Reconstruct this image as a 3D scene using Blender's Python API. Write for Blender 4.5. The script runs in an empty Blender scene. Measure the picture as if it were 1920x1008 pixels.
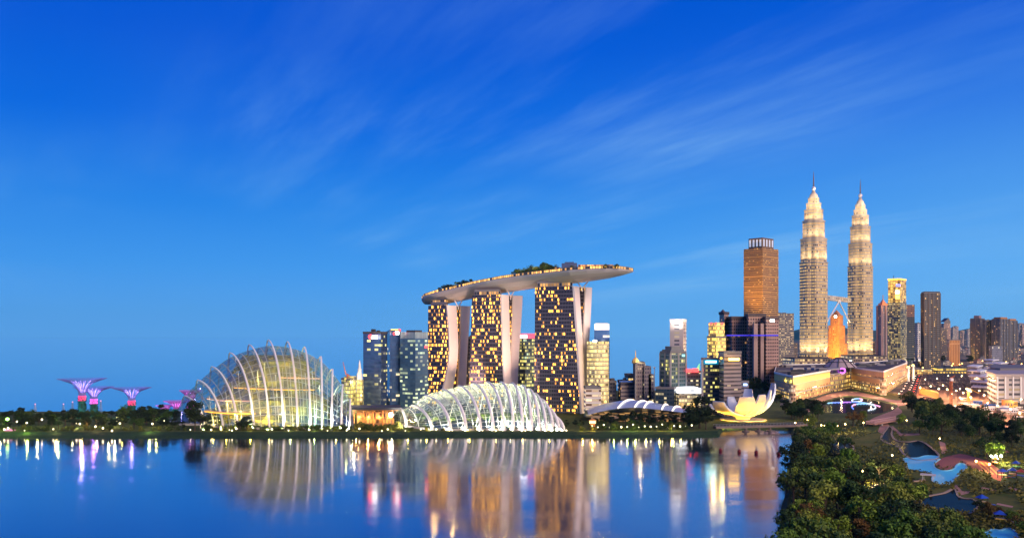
import bpy, bmesh, math, random
from mathutils import Vector
from mathutils.geometry import tessellate_polygon
rnd = random.Random(7)
SC = bpy.context.scene
COL = SC.collection
F, H, HY = 1600.0, 65.0, 630.0          # focal length in photo pixels, eye height, horizon row
ZG = 2.5                                # height of the land above the water
# ---------------------------------------------------------------- camera
cam = bpy.data.cameras.new('camera'); camo = bpy.data.objects.new('camera', cam); COL.objects.link(camo)
camo.location = (0, 0, H); camo.rotation_euler = (math.radians(90), 0, 0)
cam.sensor_width = 36; cam.lens = 36 * F / 1920; cam.shift_y = (HY - 504) / 1920
cam.clip_start = 1; cam.clip_end = 120000
SC.camera = camo
# ---------------------------------------------------------------- view
SC.view_settings.view_transform = 'Standard'; SC.view_settings.look = 'None'
SC.view_settings.exposure = 0; SC.view_settings.gamma = 1
SC.render.engine = 'CYCLES'
cy = SC.cycles
cy.use_denoising = True
try: cy.denoiser = 'OPENIMAGEDENOISE'
except Exception: pass
cy.sample_clamp_indirect = 6; cy.max_bounces = 8; cy.diffuse_bounces = 2; cy.glossy_bounces = 4
cy.transparent_max_bounces = 16; cy.volume_bounces = 0; cy.caustics_reflective = False; cy.caustics_refractive = False

def lin(c):
    return tuple((x / 12.92 if x <= .04045 else ((x + .055) / 1.055) ** 2.4) for x in [k / 255 for k in c])
def rgba(c): return (c[0], c[1], c[2], 1)
# ---------------------------------------------------------------- node helper
class NT:
    def __init__(s, nt): s.nt = nt; s.n = nt.nodes; s.l = nt.links
    def node(s, t, **kw):
        n = s.n.new(t)
        for k, v in kw.items(): setattr(n, k, v)
        return n
    def put(s, sock, v):
        if hasattr(v, 'is_output') or isinstance(v, bpy.types.NodeSocket): s.l.new(v, sock)
        else: sock.default_value = v
    def m(s, op, a, b=0.0, c=None, clamp=False):
        n = s.n.new('ShaderNodeMath'); n.operation = op; n.use_clamp = clamp
        s.put(n.inputs[0], a); s.put(n.inputs[1], b)
        if c is not None: s.put(n.inputs[2], c)
        return n.outputs[0]
    def mixc(s, f, a, b, blend='MIX'):
        n = s.n.new('ShaderNodeMix'); n.data_type = 'RGBA'; n.blend_type = blend
        s.put(n.inputs[0], f); s.put(n.inputs[6], a); s.put(n.inputs[7], b)
        return n.outputs[2]
    def noise(s, vec, scale, detail=3, rough=.55):
        n = s.n.new('ShaderNodeTexNoise'); n.inputs['Scale'].default_value = scale
        n.inputs['Detail'].default_value = detail; n.inputs['Roughness'].default_value = rough
        if vec is not None: s.l.new(vec, n.inputs['Vector'])
        return n.outputs['Fac']
    def white(s, x, y, z):
        c = s.n.new('ShaderNodeCombineXYZ'); s.put(c.inputs[0], x); s.put(c.inputs[1], y); s.put(c.inputs[2], z)
        n = s.n.new('ShaderNodeTexWhiteNoise'); n.noise_dimensions = '3D'; s.l.new(c.outputs[0], n.inputs['Vector'])
        return n
    def ramp(s, fac, stops):
        n = s.n.new('ShaderNodeValToRGB'); s.put(n.inputs[0], fac); e = n.color_ramp.elements
        while len(e) > 1: e.remove(e[-1])
        e[0].position, e[0].color = stops[0][0], rgba(stops[0][1])
        for p, c in stops[1:]: x = e.new(p); x.color = rgba(c)
        return n.outputs[0]
    def sm(s, x, a, b, lo=0.0, hi=1.0):
        n = s.n.new('ShaderNodeMapRange'); n.interpolation_type = 'SMOOTHSTEP'
        s.put(n.inputs[0], x); s.put(n.inputs[1], a); s.put(n.inputs[2], b); n.inputs[3].default_value = lo; n.inputs[4].default_value = hi
        return n.outputs[0]
# ---------------------------------------------------------------- world: blue hour sky with thin cirrus
wd = bpy.data.worlds.new('World'); SC.world = wd; wd.use_nodes = True
w = NT(wd.node_tree); w.n.clear()
tc = w.node('ShaderNodeTexCoord'); sx = w.node('ShaderNodeSeparateXYZ'); w.l.new(tc.outputs['Generated'], sx.inputs[0])
dx, dy, dz = sx.outputs
hl = w.m('SQRT', w.m('ADD', w.m('MULTIPLY', dx, dx), w.m('MULTIPLY', dy, dy)))
tan = w.m('DIVIDE', dz, w.m('MAXIMUM', hl, .001))
SKY = [(0.0, (104, 180, 247)), (.03, (96, 177, 248)), (.08, (73, 164, 246)), (.15, (44, 142, 238)), (.24, (12, 111, 228)), (.33, (0, 92, 217)), (.42, (0, 82, 208)), (.8, (0, 60, 175)), (1.0, (0, 48, 150))]
grad = w.ramp(w.m('ADD', w.m('MULTIPLY', tan, 1.0), 0.0, clamp=True), [(p, lin(c)) for p, c in SKY])
# paler, greyer towards the glow on the right, deeper on the far left
side = w.sm(dx, -.55, .6)
grad = w.mixc(w.m('MULTIPLY', w.m('SUBTRACT', 1.0, side), .18), grad, rgba(lin((0, 70, 205))))
grad = w.mixc(w.m('MULTIPLY', w.sm(dx, -.1, .7), w.sm(tan, .40, .02, 0.0, .40)), grad, rgba(lin((134, 194, 245))))
# cirrus on a high flat layer
cz = w.m('ADD', w.m('MAXIMUM', dz, 0.0), .07)
cx = w.m('DIVIDE', dx, cz); cyy = w.m('DIVIDE', dy, cz)
cv = w.node('ShaderNodeCombineXYZ'); w.l.new(cx, cv.inputs[0]); w.l.new(cyy, cv.inputs[1])
SA = (-.50, .866)                       # the streaks run towards the left horizon
ca_ = w.m('ADD', w.m('MULTIPLY', cx, SA[0]), w.m('MULTIPLY', cyy, SA[1])); cb_ = w.m('ADD', w.m('MULTIPLY', cx, SA[1]), w.m('MULTIPLY', cyy, -SA[0]))
mp = w.node('ShaderNodeCombineXYZ'); w.put(mp.inputs[0], w.m('MULTIPLY', ca_, .30)); w.put(mp.inputs[1], w.m('MULTIPLY', cb_, 1.5)); mp.inputs[2].default_value = 4.4
n1 = w.noise(mp.outputs[0], 1.0, 7, .62)
mp2 = w.node('ShaderNodeMapping'); w.l.new(cv.outputs[0], mp2.inputs[0]); mp2.inputs['Scale'].default_value = (.33, .28, 1); mp2.inputs['Location'].default_value = (3.1, 1.7, 0)
n2 = w.noise(mp2.outputs[0], 1.0, 3)
n3 = w.noise(mp.outputs[0], .55, 4, .5)
cl = w.m('MULTIPLY', w.m('ADD', w.m('MULTIPLY', w.sm(n1, .44, .74), .85), w.m('MULTIPLY', w.sm(n3, .40, .75), .45)), w.sm(n2, .36, .62))
cl = w.m('MULTIPLY', cl, w.sm(tan, .0, .10))
cl = w.m('MULTIPLY', cl, w.sm(dx, -.5, .15, .45, 1.0))
skyc = w.mixc(w.m('MULTIPLY', w.m('MULTIPLY', cl, w.sm(tan, .42, .2, .45, 1.0)), .44, clamp=True), grad, rgba(lin((150, 204, 246))))
bg = w.node('ShaderNodeBackground'); w.l.new(skyc, bg.inputs[0]); bg.inputs[1].default_value = 1.0
ow = w.node('ShaderNodeOutputWorld'); w.l.new(bg.outputs[0], ow.inputs[0])
# ---------------------------------------------------------------- last warm light of the set sun, wide and soft
sl = bpy.data.lights.new('sun', 'SUN'); so = bpy.data.objects.new('sun', sl); COL.objects.link(so)
sl.energy = 4.0; sl.angle = math.radians(40); sl.color = (1.0, .72, .52)
sd = Vector((math.sin(math.radians(38)), -math.cos(math.radians(38)), math.tan(math.radians(24))))   # towards the sun: behind the camera, right
so.rotation_euler = sd.to_track_quat('Z', 'Y').to_euler()

# ---------------------------------------------------------------- pixel helpers (layout only)
def W(px, py, D): return Vector(((px - 960) / F * D, D, H - (py - HY) / F * D))
def X(px, D): return (px - 960) / F * D
def Z(py, D): return H - (py - HY) / F * D
def P(px, D): return Vector(((px - 960) / F * D, D))
def DG(py, z=ZG): return (H - z) * F / (py - HY)
def G(px, py, z=ZG): D = DG(py, z); return Vector(((px - 960) / F * D, D, z))
# ---------------------------------------------------------------- things and parts
def thing(name, label, cat, loc=(0, 0, 0), group=None, rz=0):
    o = bpy.data.objects.new(name, None); COL.objects.link(o); o.location = loc; o.rotation_euler[2] = rz
    o['label'] = label; o['category'] = cat
    if group: o['group'] = group
    o.empty_display_size = 1
    return o
def tag(o, label, cat, group=None, kind=None):
    o['label'] = label; o['category'] = cat
    if group: o['group'] = group
    if kind: o['kind'] = kind
    return o
def origin(o):
    v = Vector((0, 0, 0))
    while o is not None: v += Vector(o.location); o = o.parent
    return v
def dup(root, loc, rz=0, label=None, scale=None):
    r = root.copy(); COL.objects.link(r); r.location = loc; r.rotation_euler = (0, 0, rz)
    if scale: r.scale = scale
    if label: r['label'] = label
    for ch in list(root.children):
        c = ch.copy(); COL.objects.link(c); c.parent = r
        for g in ch.children:
            d = g.copy(); COL.objects.link(d); d.parent = c
    return r
class MB:
    def __init__(s): s.v = []; s.f = []; s.uv = []; s.mi = []
    def face(s, pts, uv=None, m=0):
        i = len(s.v); s.v += [tuple(p) for p in pts]; s.f.append(tuple(range(i, i + len(pts))))
        s.uv.append(uv if uv else [(0.0, 0.0)] * len(pts)); s.mi.append(m); return s
    def prism(s, poly, z0, z1, m=0, mt=None, top=True, bottom=False, u0=0.0, closed=True):
        poly = [Vector(p[:2]) for p in poly]; n = len(poly)
        a = sum(poly[i].x * poly[(i + 1) % n].y - poly[(i + 1) % n].x * poly[i].y for i in range(n))
        if a < 0: poly = poly[::-1]
        u = u0
        for i in range(n if closed else n - 1):
            p, q = poly[i], poly[(i + 1) % n]; d = (q - p).length
            s.face([(p.x, p.y, z0), (q.x, q.y, z0), (q.x, q.y, z1), (p.x, p.y, z1)], [(u, z0), (u + d, z0), (u + d, z1), (u, z1)], m)
            u = u + d
        mt = m if mt is None else mt
        if top: s.poly2(poly, z1, mt)
        if bottom: s.poly2(poly, z0, mt, flip=True)
        return s
    def poly2(s, poly, z, m=0, flip=False):
        v3 = [Vector((p[0], p[1], 0)) for p in poly]
        for t in tessellate_polygon([v3]):
            a, b, c = [v3[i] for i in t]
            up = (b - a).cross(c - a).z > 0
            tri = [a, b, c] if up != flip else [a, c, b]
            s.face([(p.x, p.y, z) for p in tri], [(p.x, p.y) for p in tri], m)
        return s
    def loft(s, rings, m=0, closed=True, capa=False, capb=False, uvs=None):
        n = len(rings[0])
        for i in range(len(rings) - 1):
            A, B = rings[i], rings[i + 1]; u = 0.0
            for j in range(n if closed else n - 1):
                k = (j + 1) % n; d = (Vector(A[k]) - Vector(A[j])).length
                if uvs: q = [(uvs[0] * j, uvs[1] * i), (uvs[0] * (j + 1), uvs[1] * i), (uvs[0] * (j + 1), uvs[1] * (i + 1)), (uvs[0] * j, uvs[1] * (i + 1))]
                else: q = [(u, A[j][2]), (u + d, A[k][2]), (u + d, B[k][2]), (u, B[j][2])]
                s.face([A[j], A[k], B[k], B[j]], q, m); u += d
        if capa: s.face(list(rings[0])[::-1], None, m)
        if capb: s.face(list(rings[-1]), None, m)
        return s
    def tube(s, path, r, n=6, m=0, cap=True):
        path = [Vector(p) for p in path]; rings = []
        rs = r if isinstance(r, (list, tuple)) else [r] * len(path)
        for i, p in enumerate(path):
            t = (path[min(i + 1, len(path) - 1)] - path[max(i - 1, 0)]).normalized()
            a = t.cross(Vector((0, 0, 1)) if abs(t.z) < .9 else Vector((1, 0, 0))).normalized(); b = t.cross(a)
            rings.append([p + (a * math.cos(2 * math.pi * k / n) + b * math.sin(2 * math.pi * k / n)) * -rs[i] for k in range(n)])
        # wind faces outward
        return s.loft([x[::-1] for x in rings], m, True, cap, cap)
    def lathe(s, c, prof, n=16, m=0, cap=True):
        rings = [[(c[0] + r * math.cos(2 * math.pi * k / n), c[1] + r * math.sin(2 * math.pi * k / n), c[2] + z) for k in range(n)] for r, z in prof]
        return s.loft(rings, m, True, cap, cap)
    def box(s, c, size, rz=0.0, m=0):
        x, y = size[0] / 2, size[1] / 2; ca, sa = math.cos(rz), math.sin(rz)
        poly = [(c[0] + a * ca - b * sa, c[1] + a * sa + b * ca) for a, b in ((-x, -y), (x, -y), (x, y), (-x, y))]
        return s.prism(poly, c[2], c[2] + size[2], m, bottom=True)
    def ball(s, c, r, n=10, k=6, m=0, sz=1.0):
        return s.lathe(c, [(max(r * math.sin(math.pi * i / k), .001), -r * sz * math.cos(math.pi * i / k)) for i in range(k + 1)], n, m, False)
    def build(s, name, mats, parent=None, smooth=False, weld=False):
        o0 = origin(parent) if parent is not None else Vector((0, 0, 0))
        me = bpy.data.meshes.new(name)
        me.from_pydata([(a - o0.x, b - o0.y, c - o0.z) for a, b, c in s.v], [], s.f)
        ul = me.uv_layers.new(name='UVMap'); k = 0
        flat = [c for f in s.uv for p in f for c in p]
        ul.data.foreach_set('uv', flat)
        if not isinstance(mats, (list, tuple)): mats = [mats]
        for q in mats: me.materials.append(q)
        me.polygons.foreach_set('material_index', s.mi)
        if weld:
            bm = bmesh.new(); bm.from_mesh(me); bmesh.ops.remove_doubles(bm, verts=bm.verts, dist=.002); bm.to_mesh(me); bm.free()
        if smooth: me.polygons.foreach_set('use_smooth', [True] * len(me.polygons))
        me.update()
        o = bpy.data.objects.new(name, me); COL.objects.link(o)
        if parent is not None: o.parent = parent
        return o
def structure(o, label=None):
    o['kind'] = 'structure'
    if label: o['label'] = label
    return o
def lamp(kind, loc, power, col, radius=1.0, aim=None, cone=80, blend=.6):
    l = bpy.data.lights.new(kind.lower() + '_light', kind); l.energy = power; l.color = col; l.shadow_soft_size = radius
    if kind == 'SPOT': l.spot_size = math.radians(cone); l.spot_blend = blend
    o = bpy.data.objects.new(kind.lower() + '_light', l); COL.objects.link(o); o.location = loc
    if aim is not None: o.rotation_euler = (Vector(loc) - Vector(aim)).to_track_quat('Z', 'Y').to_euler()
    return o
# ---------------------------------------------------------------- materials
def newmat(name):
    m = bpy.data.materials.new(name); m.use_nodes = True; t = NT(m.node_tree)
    b = t.n['Principled BSDF']; return m, t, b
def mat(name, col, rough=.6, metal=0.0, emit=None, es=0.0, var=.18, vs=.15, spec=.5):
    m, t, b = newmat(name)
    b.inputs['Roughness'].default_value = rough; b.inputs['Metallic'].default_value = metal; b.inputs['Specular IOR Level'].default_value = spec
    if var > 0:
        g = t.node('ShaderNodeNewGeometry'); n = t.noise(g.outputs['Position'], vs, 4)
        f = t.m('MULTIPLY_ADD', n, 2 * var, 1 - var)
        c = t.mixc(1.0, rgba(col), (1, 1, 1, 1), 'MULTIPLY'); cc = t.node('ShaderNodeCombineXYZ')
        for i in range(3): t.put(cc.inputs[i], t.m('MULTIPLY', f, col[i]))
        t.l.new(cc.outputs[0], b.inputs['Base Color'])
    else: b.inputs['Base Color'].default_value = rgba(col)
    if emit: b.inputs['Emission Color'].default_value = rgba(emit); b.inputs['Emission Strength'].default_value = es
    return m
def glow(name, col, s): return mat(name, tuple(c * .5 for c in col), .5, 0, col, s, 0)
FS = [0]
def facade(name, wall, glass, litc, cw=3.0, ch=3.6, fx=.12, fy=(.25, .9), p=.25, es=1.4, row=.7, lit2=None, wrough=.6, grough=.12, bv=.9, spec=.5, wmetal=0.0):
    """procedural curtain wall: wall grid, glazing, and a random share of lit rooms. UV is in metres."""
    m, t, b = newmat(name); FS[0] += 1; seed = FS[0] * 3.17
    uv = t.node('ShaderNodeUVMap'); sp = t.node('ShaderNodeSeparateXYZ'); t.l.new(uv.outputs[0], sp.inputs[0])
    U = t.m('DIVIDE', sp.outputs[0], cw); V = t.m('DIVIDE', sp.outputs[1], ch)
    fu = t.m('FLOOR', U); fv = t.m('FLOOR', V); qu = t.m('FRACT', U); qv = t.m('FRACT', V)
    oi = t.node('ShaderNodeObjectInfo'); sd = t.m('MULTIPLY_ADD', oi.outputs['Random'], 31.0, seed)
    wn = t.white(fu, fv, sd); wr = t.white(fv, 3.3, sd); wb = t.white(t.m('FLOOR', t.m('DIVIDE', fu, 4.0)), fv, t.m('ADD', sd, 9.1))
    thr = t.m('MULTIPLY', p, t.m('ADD', 1 - row, t.m('MULTIPLY', 2 * row, t.m('MULTIPLY_ADD', wr.outputs[0], .6, t.m('MULTIPLY', wb.outputs[0], .4)))))
    lit = t.m('LESS_THAN', wn.outputs[0], thr)
    mk = t.m('MULTIPLY', t.m('MULTIPLY', t.m('GREATER_THAN', qu, fx), t.m('LESS_THAN', qu, 1 - fx)), t.m('MULTIPLY', t.m('GREATER_THAN', qv, fy[0]), t.m('LESS_THAN', qv, fy[1])))
    sc = t.node('ShaderNodeSeparateColor'); t.l.new(wn.outputs['Color'], sc.inputs[0])
    br = t.m('MULTIPLY_ADD', t.m('MULTIPLY', sc.outputs[1], sc.outputs[1]), bv, .35 + (.9 - bv) * .35)
    g = t.node('ShaderNodeNewGeometry'); nz = t.noise(g.outputs['Position'], .06, 4)
    wv = t.m('MULTIPLY_ADD', nz, .5, .75)
    wc = t.mixc(1.0, rgba(wall), wv, 'MULTIPLY')
    gc = t.mixc(t.m('MULTIPLY', sc.outputs[2], .6), rgba(glass), rgba(tuple(c * 1.9 + .004 for c in glass)))
    t.l.new(t.mixc(mk, wc, gc), b.inputs['Base Color'])
    t.put(b.inputs['Roughness'], t.m('MULTIPLY_ADD', mk, grough - wrough, wrough))
    b.inputs['Specular IOR Level'].default_value = spec
    if wmetal: t.put(b.inputs['Metallic'], t.m('MULTIPLY', t.m('SUBTRACT', 1.0, mk), wmetal))
    ec = t.mixc(t.m('GREATER_THAN', sc.outputs[0], .6), rgba(litc), rgba(lit2 or litc))
    t.l.new(ec, b.inputs['Emission Color'])
    t.put(b.inputs['Emission Strength'], t.m('MULTIPLY', t.m('MULTIPLY', lit, mk), t.m('MULTIPLY', br, es)))
    return m
WARM = (1.0, .50, .10); GOLD = (1.0, .32, .015); PALE = (1.0, .80, .42); LEMON = (.95, .82, .22); WHITE = (1.0, .93, .80); COOL = (.75, .95, 1.0)
M = {}
M['roof'] = mat('roof_grey', (.16, .155, .16), .8)
M['roofd'] = mat('roof_dark', (.05, .05, .055), .8)
M['conc'] = mat('concrete', (.34, .32, .31), .8)
M['white'] = mat('white_paint', (.75, .74, .72), .45, var=.06)
M['steel'] = mat('steel', (.5, .5, .52), .3, .8)
M['dark'] = mat('dark_metal', (.03, .03, .035), .5)
M['black'] = mat('black_metal', (.01, .01, .012), .5)
M['red_glow'] = glow('red_light', (1, .03, .03), 7.0)
M['white_glow'] = glow('white_light', (1, .95, .85), 8.0)
M['warm_glow'] = glow('warm_light', (1, .62, .2), 4.0)
M['gold_glow'] = glow('gold_light', (1, .5, .06), 2.5)
M['yellow_glow'] = glow('yellow_light', (1, .75, .15), 2.0)
# ================================================================ SETTING
# ---- water: long-exposure calm bay
m, t, b = newmat('bay_water'); t.n.remove(b)
o_ = [n for n in t.n if n.type == 'OUTPUT_MATERIAL'][0]
gl = t.node('ShaderNodeBsdfGlossy'); gl.inputs['Color'].default_value = (.97, .97, 1.0, 1)
g = t.node('ShaderNodeNewGeometry'); mpw = t.node('ShaderNodeMapping'); t.l.new(g.outputs['Position'], mpw.inputs[0]); mpw.inputs['Scale'].default_value = (.010, .05, 1)
nw = t.noise(mpw.outputs[0], 1.0, 4); sy_ = t.node('ShaderNodeSeparateXYZ'); t.l.new(g.outputs['Position'], sy_.inputs[0])
t.put(gl.inputs['Roughness'], t.m('MULTIPLY', t.m('MULTIPLY_ADD', nw, .09, .055), t.sm(sy_.outputs[1], 560, 800, 1.0, .25)))
mpb = t.node('ShaderNodeMapping'); t.l.new(g.outputs['Position'], mpb.inputs[0]); mpb.inputs['Scale'].default_value = (.25, .9, 1)
bp = t.node('ShaderNodeBump'); t.put(bp.inputs['Strength'], t.sm(nw, .42, .62, .03, .16)); bp.inputs['Distance'].default_value = .25
t.l.new(t.noise(mpb.outputs[0], 1.0, 3), bp.inputs['Height']); t.l.new(bp.outputs[0], gl.inputs['Normal'])
df = t.node('ShaderNodeBsdfDiffuse'); df.inputs['Color'].default_value = (.003, .012, .05, 1)
mx = t.node('ShaderNodeMixShader'); dt = t.node('ShaderNodeVectorMath', operation='DOT_PRODUCT'); t.l.new(g.outputs['Incoming'], dt.inputs[0]); t.l.new(g.outputs['Normal'], dt.inputs[1])
t.put(mx.inputs[0], t.m('MULTIPLY_ADD', t.m('ABSOLUTE', dt.outputs['Value']), -1.95, 1.0, clamp=True))
t.l.new(df.outputs[0], mx.inputs[1]); t.l.new(gl.outputs[0], mx.inputs[2]); t.l.new(mx.outputs[0], o_.inputs[0])
M['water'] = m
bmw = MB(); R = 60000
bmw.face([(-R, -300, 0), (R, -300, 0), (R, 60000, 0), (-R, 60000, 0)])
structure(bmw.build('water', M['water']), 'calm bay with long coloured reflections of the skyline')
# ---- land
def ground_mat(name, c1, c2, s1=.02, s2=.3, rough=.95):
    m, t, b = newmat(name); g = t.node('ShaderNodeNewGeometry')
    a = t.noise(g.outputs['Position'], s1, 5); c = t.noise(g.outputs['Position'], s2, 4)
    f = t.m('ADD', t.m('MULTIPLY', a, .6), t.m('MULTIPLY', c, .4))
    t.l.new(t.ramp(f, [(.36, c1), (.64, c2)]), b.inputs['Base Color']); b.inputs['Roughness'].default_value = rough; b.inputs['Specular IOR Level'].default_value = .2
    return m
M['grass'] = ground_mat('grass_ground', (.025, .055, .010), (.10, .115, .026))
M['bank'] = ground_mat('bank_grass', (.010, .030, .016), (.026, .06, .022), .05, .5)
M['sand'] = ground_mat('site_earth', (.20, .10, .06), (.42, .24, .15), .01, .12)
M['pave'] = ground_mat('pink_paving', (.30, .15, .11), (.46, .27, .21), .05, .6)
M['asph'] = ground_mat('asphalt', (.035, .035, .04), (.07, .06, .06), .03, .5)
M['city'] = ground_mat('city_ground', (.05, .055, .05), (.16, .14, .13), .002, .02)
crest = [P(-420, 558), P(200, 558), P(700, 560), P(1080, 559), P(1300, 561), P(1345, 564), P(1352, 600), P(1400, 612), P(1470, 606), P(1489, 590), P(1493, 530), P(1487, 490), P(1492, 450), P(1482, 400), P(1486, 360), P(1474, 320), P(1479, 285), P(1466, 250), P(1469, 225), P(1455, 190)]
edge = [P(-420, 543), P(200, 542.5), P(640, 541.5), P(700, 545), P(1000, 545), P(1080, 544), P(1300, 545), P(1349, 550), P(1357, 592), P(1400, 603), P(1468, 597), P(1480, 585), P(1485, 530), P(1478, 490), P(1482, 450), P(1471, 400), P(1474, 360), P(1461, 320), P(1464, 285), P(1449, 250), P(1450, 225), P(1435, 190)]
def chaikin(pl, n):
    for _ in range(n):
        o = [pl[0]]
        for a, b2 in zip(pl, pl[1:]): o += [a.lerp(b2, .25), a.lerp(b2, .75)]
        pl = o + [pl[-1]]
    return pl
crest = crest[:10] + chaikin(crest[10:], 2); edge = edge[:12] + chaikin(edge[12:], 2)
outer = [P(2600, 190), P(2600, 26000), P(1478, 26000), P(1470, 1500), P(1400, 1000), P(640, 960), P(560, 720), P(-420, 700)]
lm = MB(); lm.poly2(crest + outer, ZG)
structure(lm.build('ground', M['grass']), 'dark grassy shore and park land')
def resample(pl, n):
    ds = [0]
    for a, b2 in zip(pl, pl[1:]): ds.append(ds[-1] + (b2 - a).length)
    out = []
    for i in range(n):
        s = ds[-1] * i / (n - 1); k = max(j for j in range(len(ds)) if ds[j] <= s + 1e-6); k = min(k, len(pl) - 2)
        f = (s - ds[k]) / max(ds[k + 1] - ds[k], 1e-6); out.append(pl[k].lerp(pl[k + 1], f))
    return out
def strip(name, a, b2, za, zb, n, material, jit=0.0):
    A, B = resample(a, n), resample(b2, n); mb = MB()
    pts = [[], [], []]
    for p, q in zip(A, B):
        q2 = q + Vector((0, rnd.uniform(-jit, jit)))
        pts[0].append((p.x, p.y, za)); mid = p.lerp(q, .55); pts[1].append((mid.x, mid.y, za + (zb - za) * .42)); pts[2].append((q2.x, q2.y, zb))
    for r0, r1 in ((0, 1), (1, 2)):
        for i in range(n - 1): mb.face([pts[r1][i], pts[r1][i + 1], pts[r0][i + 1], pts[r0][i]])
    return mb.build(name, material)
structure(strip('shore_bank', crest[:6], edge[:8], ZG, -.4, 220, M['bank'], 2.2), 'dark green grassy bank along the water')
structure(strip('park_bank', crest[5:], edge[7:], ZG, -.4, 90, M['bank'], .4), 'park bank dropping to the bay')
def flat(name, pix, material, dz, label=None, z=ZG):
    mb = MB(); mb.poly2([G(x, y) for x, y in pix], z + dz); o = mb.build(name, material); structure(o, label); return o
# city ground far right
mb = MB(); mb.poly2([P(1462, 760), P(1600, 1010), P(1720, 900), P(1740, 830), P(1925, 640), P(2600, 560), P(2600, 25500), P(1480, 25500)], ZG + .004); structure(mb.build('city_ground', M['city']), 'built-up city ground behind the park')
def smooth(pix, n=4, closed=True):
    out = []; N = len(pix)
    for i in range(N if closed else N - 1):
        p0, p1, p2, p3 = [Vector(pix[(i + k) % N] if closed else pix[max(0, min(N - 1, i + k))]) for k in (-1, 0, 1, 2)]
        for j in range(n):
            t = j / n
            out.append(tuple(.5 * (2 * p1 + (p2 - p0) * t + (2 * p0 - 5 * p1 + 4 * p2 - p3) * t * t + (3 * p1 - p0 - 3 * p2 + p3) * t ** 3)))
    if not closed: out.append(tuple(pix[-1]))
    return out
SITE = [(1690, 748), (1700, 700), (1735, 690), (1815, 690), (1846, 736), (1862, 762), (1925, 768), (1990, 800), (1990, 850), (1925, 812), (1870, 800), (1826, 782), (1790, 768), (1745, 752)]
flat('site_ground', SITE, M['sand'], .012, 'sandy floodlit construction ground')
PROM = smooth([(1492, 752), (1516, 752), (1556, 738), (1596, 733), (1640, 741), (1680, 750), (1720, 746), (1728, 752), (1700, 758), (1684, 762), (1692, 772), (1672, 782), (1640, 792), (1632, 786), (1655, 776), (1675, 768), (1682, 758), (1640, 747), (1596, 741), (1562, 746), (1530, 758), (1520, 770), (1505, 772)], 3)
flat('promenade', PROM, M['pave'], .020, 'curved pink paved promenade in front of the mall')
FPOOL = smooth([(1532, 762), (1560, 749), (1595, 744), (1638, 750), (1678, 760), (1668, 769), (1640, 776), (1598, 774), (1556, 774), (1524, 770)], 3)
m, t, b = newmat('pond_water'); o_ = [n for n in t.n if n.type == 'OUTPUT_MATERIAL'][0]; t.n.remove(b)
gl = t.node('ShaderNodeBsdfGlossy'); gl.inputs['Color'].default_value = (.30, .33, .36, 1); gl.inputs['Roughness'].default_value = .12
df = t.node('ShaderNodeBsdfDiffuse'); df.inputs['Color'].default_value = (.012, .018, .018, 1); mx = t.node('ShaderNodeMixShader'); mx.inputs[0].default_value = .22
t.l.new(df.outputs[0], mx.inputs[1]); t.l.new(gl.outputs[0], mx.inputs[2]); t.l.new(mx.outputs[0], o_.inputs[0]); M['pond'] = m
flat('fountain_pool', FPOOL, M['pond'], .030, 'dark fountain pool in front of the mall')
road1 = [(1700, 712), (1726, 690), (1733, 692), (1724, 716), (1718, 742), (1700, 744), (1683, 741)]
flat('road', road1, M['asph'], .028, 'busy road beside the mall')
road2 = [(1700, 700), (1728, 684), (1760, 676), (1900, 668), (1900, 672), (1764, 681), (1735, 689), (1706, 704)]
flat('avenue', road2, M['asph'], .024)
# park waters
def pond(name, pix, label, matl, rim, zw=.02, n=4, rimw=1.1):
    pts = [G(x, y) for x, y in smooth(pix, n)]
    mb = MB(); mb.poly2([(p.x, p.y) for p in pts], ZG + zw); structure(mb.build(name, matl), label)
    c = MB(); N = len(pts)
    for ri in range(N):
        a, b2 = pts[ri], pts[(ri + 1) % N]; d = (b2 - a)
        if d.length < .05: continue
        nn = Vector((-d.y, d.x, 0)).normalized() * rimw / 2; e = d.normalized() * .25
        c.prism([(a - e + nn).xy, (b2 + e + nn).xy, (b2 + e - nn).xy, (a - e - nn).xy], ZG - .1, ZG + .28 + .002 * (ri % 3))
    structure(c.build(name + '_kerb', rim), 'pale stone kerb round the ' + label.split(' ', 1)[1] if ' ' in label else label)
M['kerb'] = mat('kerb_stone', (.30, .22, .17), .8)
M['poolblue'] = mat('pool_blue', (.07, .50, .74), .3, 0, var=.10, vs=.08, spec=.3)
M['pooledge'] = mat('pool_edge_blue', (.22, .55, .72), .4)
PONDS = {
 'upper_pond': [(1652, 822), (1662, 804), (1668, 799), (1674, 804), (1672, 815), (1682, 826), (1704, 828), (1722, 826), (1740, 834), (1762, 856), (1742, 862), (1712, 861), (1694, 850), (1684, 838), (1668, 832)],
 'shade_pond': [(1540, 838), (1546, 829), (1588, 829), (1600, 838), (1590, 848), (1552, 850)],
 'lower_pond': [(1636, 912), (1650, 907), (1672, 908), (1684, 918), (1668, 928), (1644, 924)],
 'stream_pond': [(1718, 940), (1740, 930), (1770, 924), (1790, 916), (1800, 932), (1826, 936), (1836, 946), (1822, 962), (1790, 962), (1756, 956)],
}
pond('upper_pond', PONDS['upper_pond'], 'dark winding pond above the blue wading pool', M['pond'], M['kerb'])
pond('shade_pond', PONDS['shade_pond'], 'dark pond near the park shore', M['pond'], M['kerb'])
pond('lower_pond', PONDS['lower_pond'], 'small dark pond below the bright lamp', M['pond'], M['kerb'])
pond('stream_pond', PONDS['stream_pond'], 'dark stream below the blue wading pool', M['pond'], M['kerb'])
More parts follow.
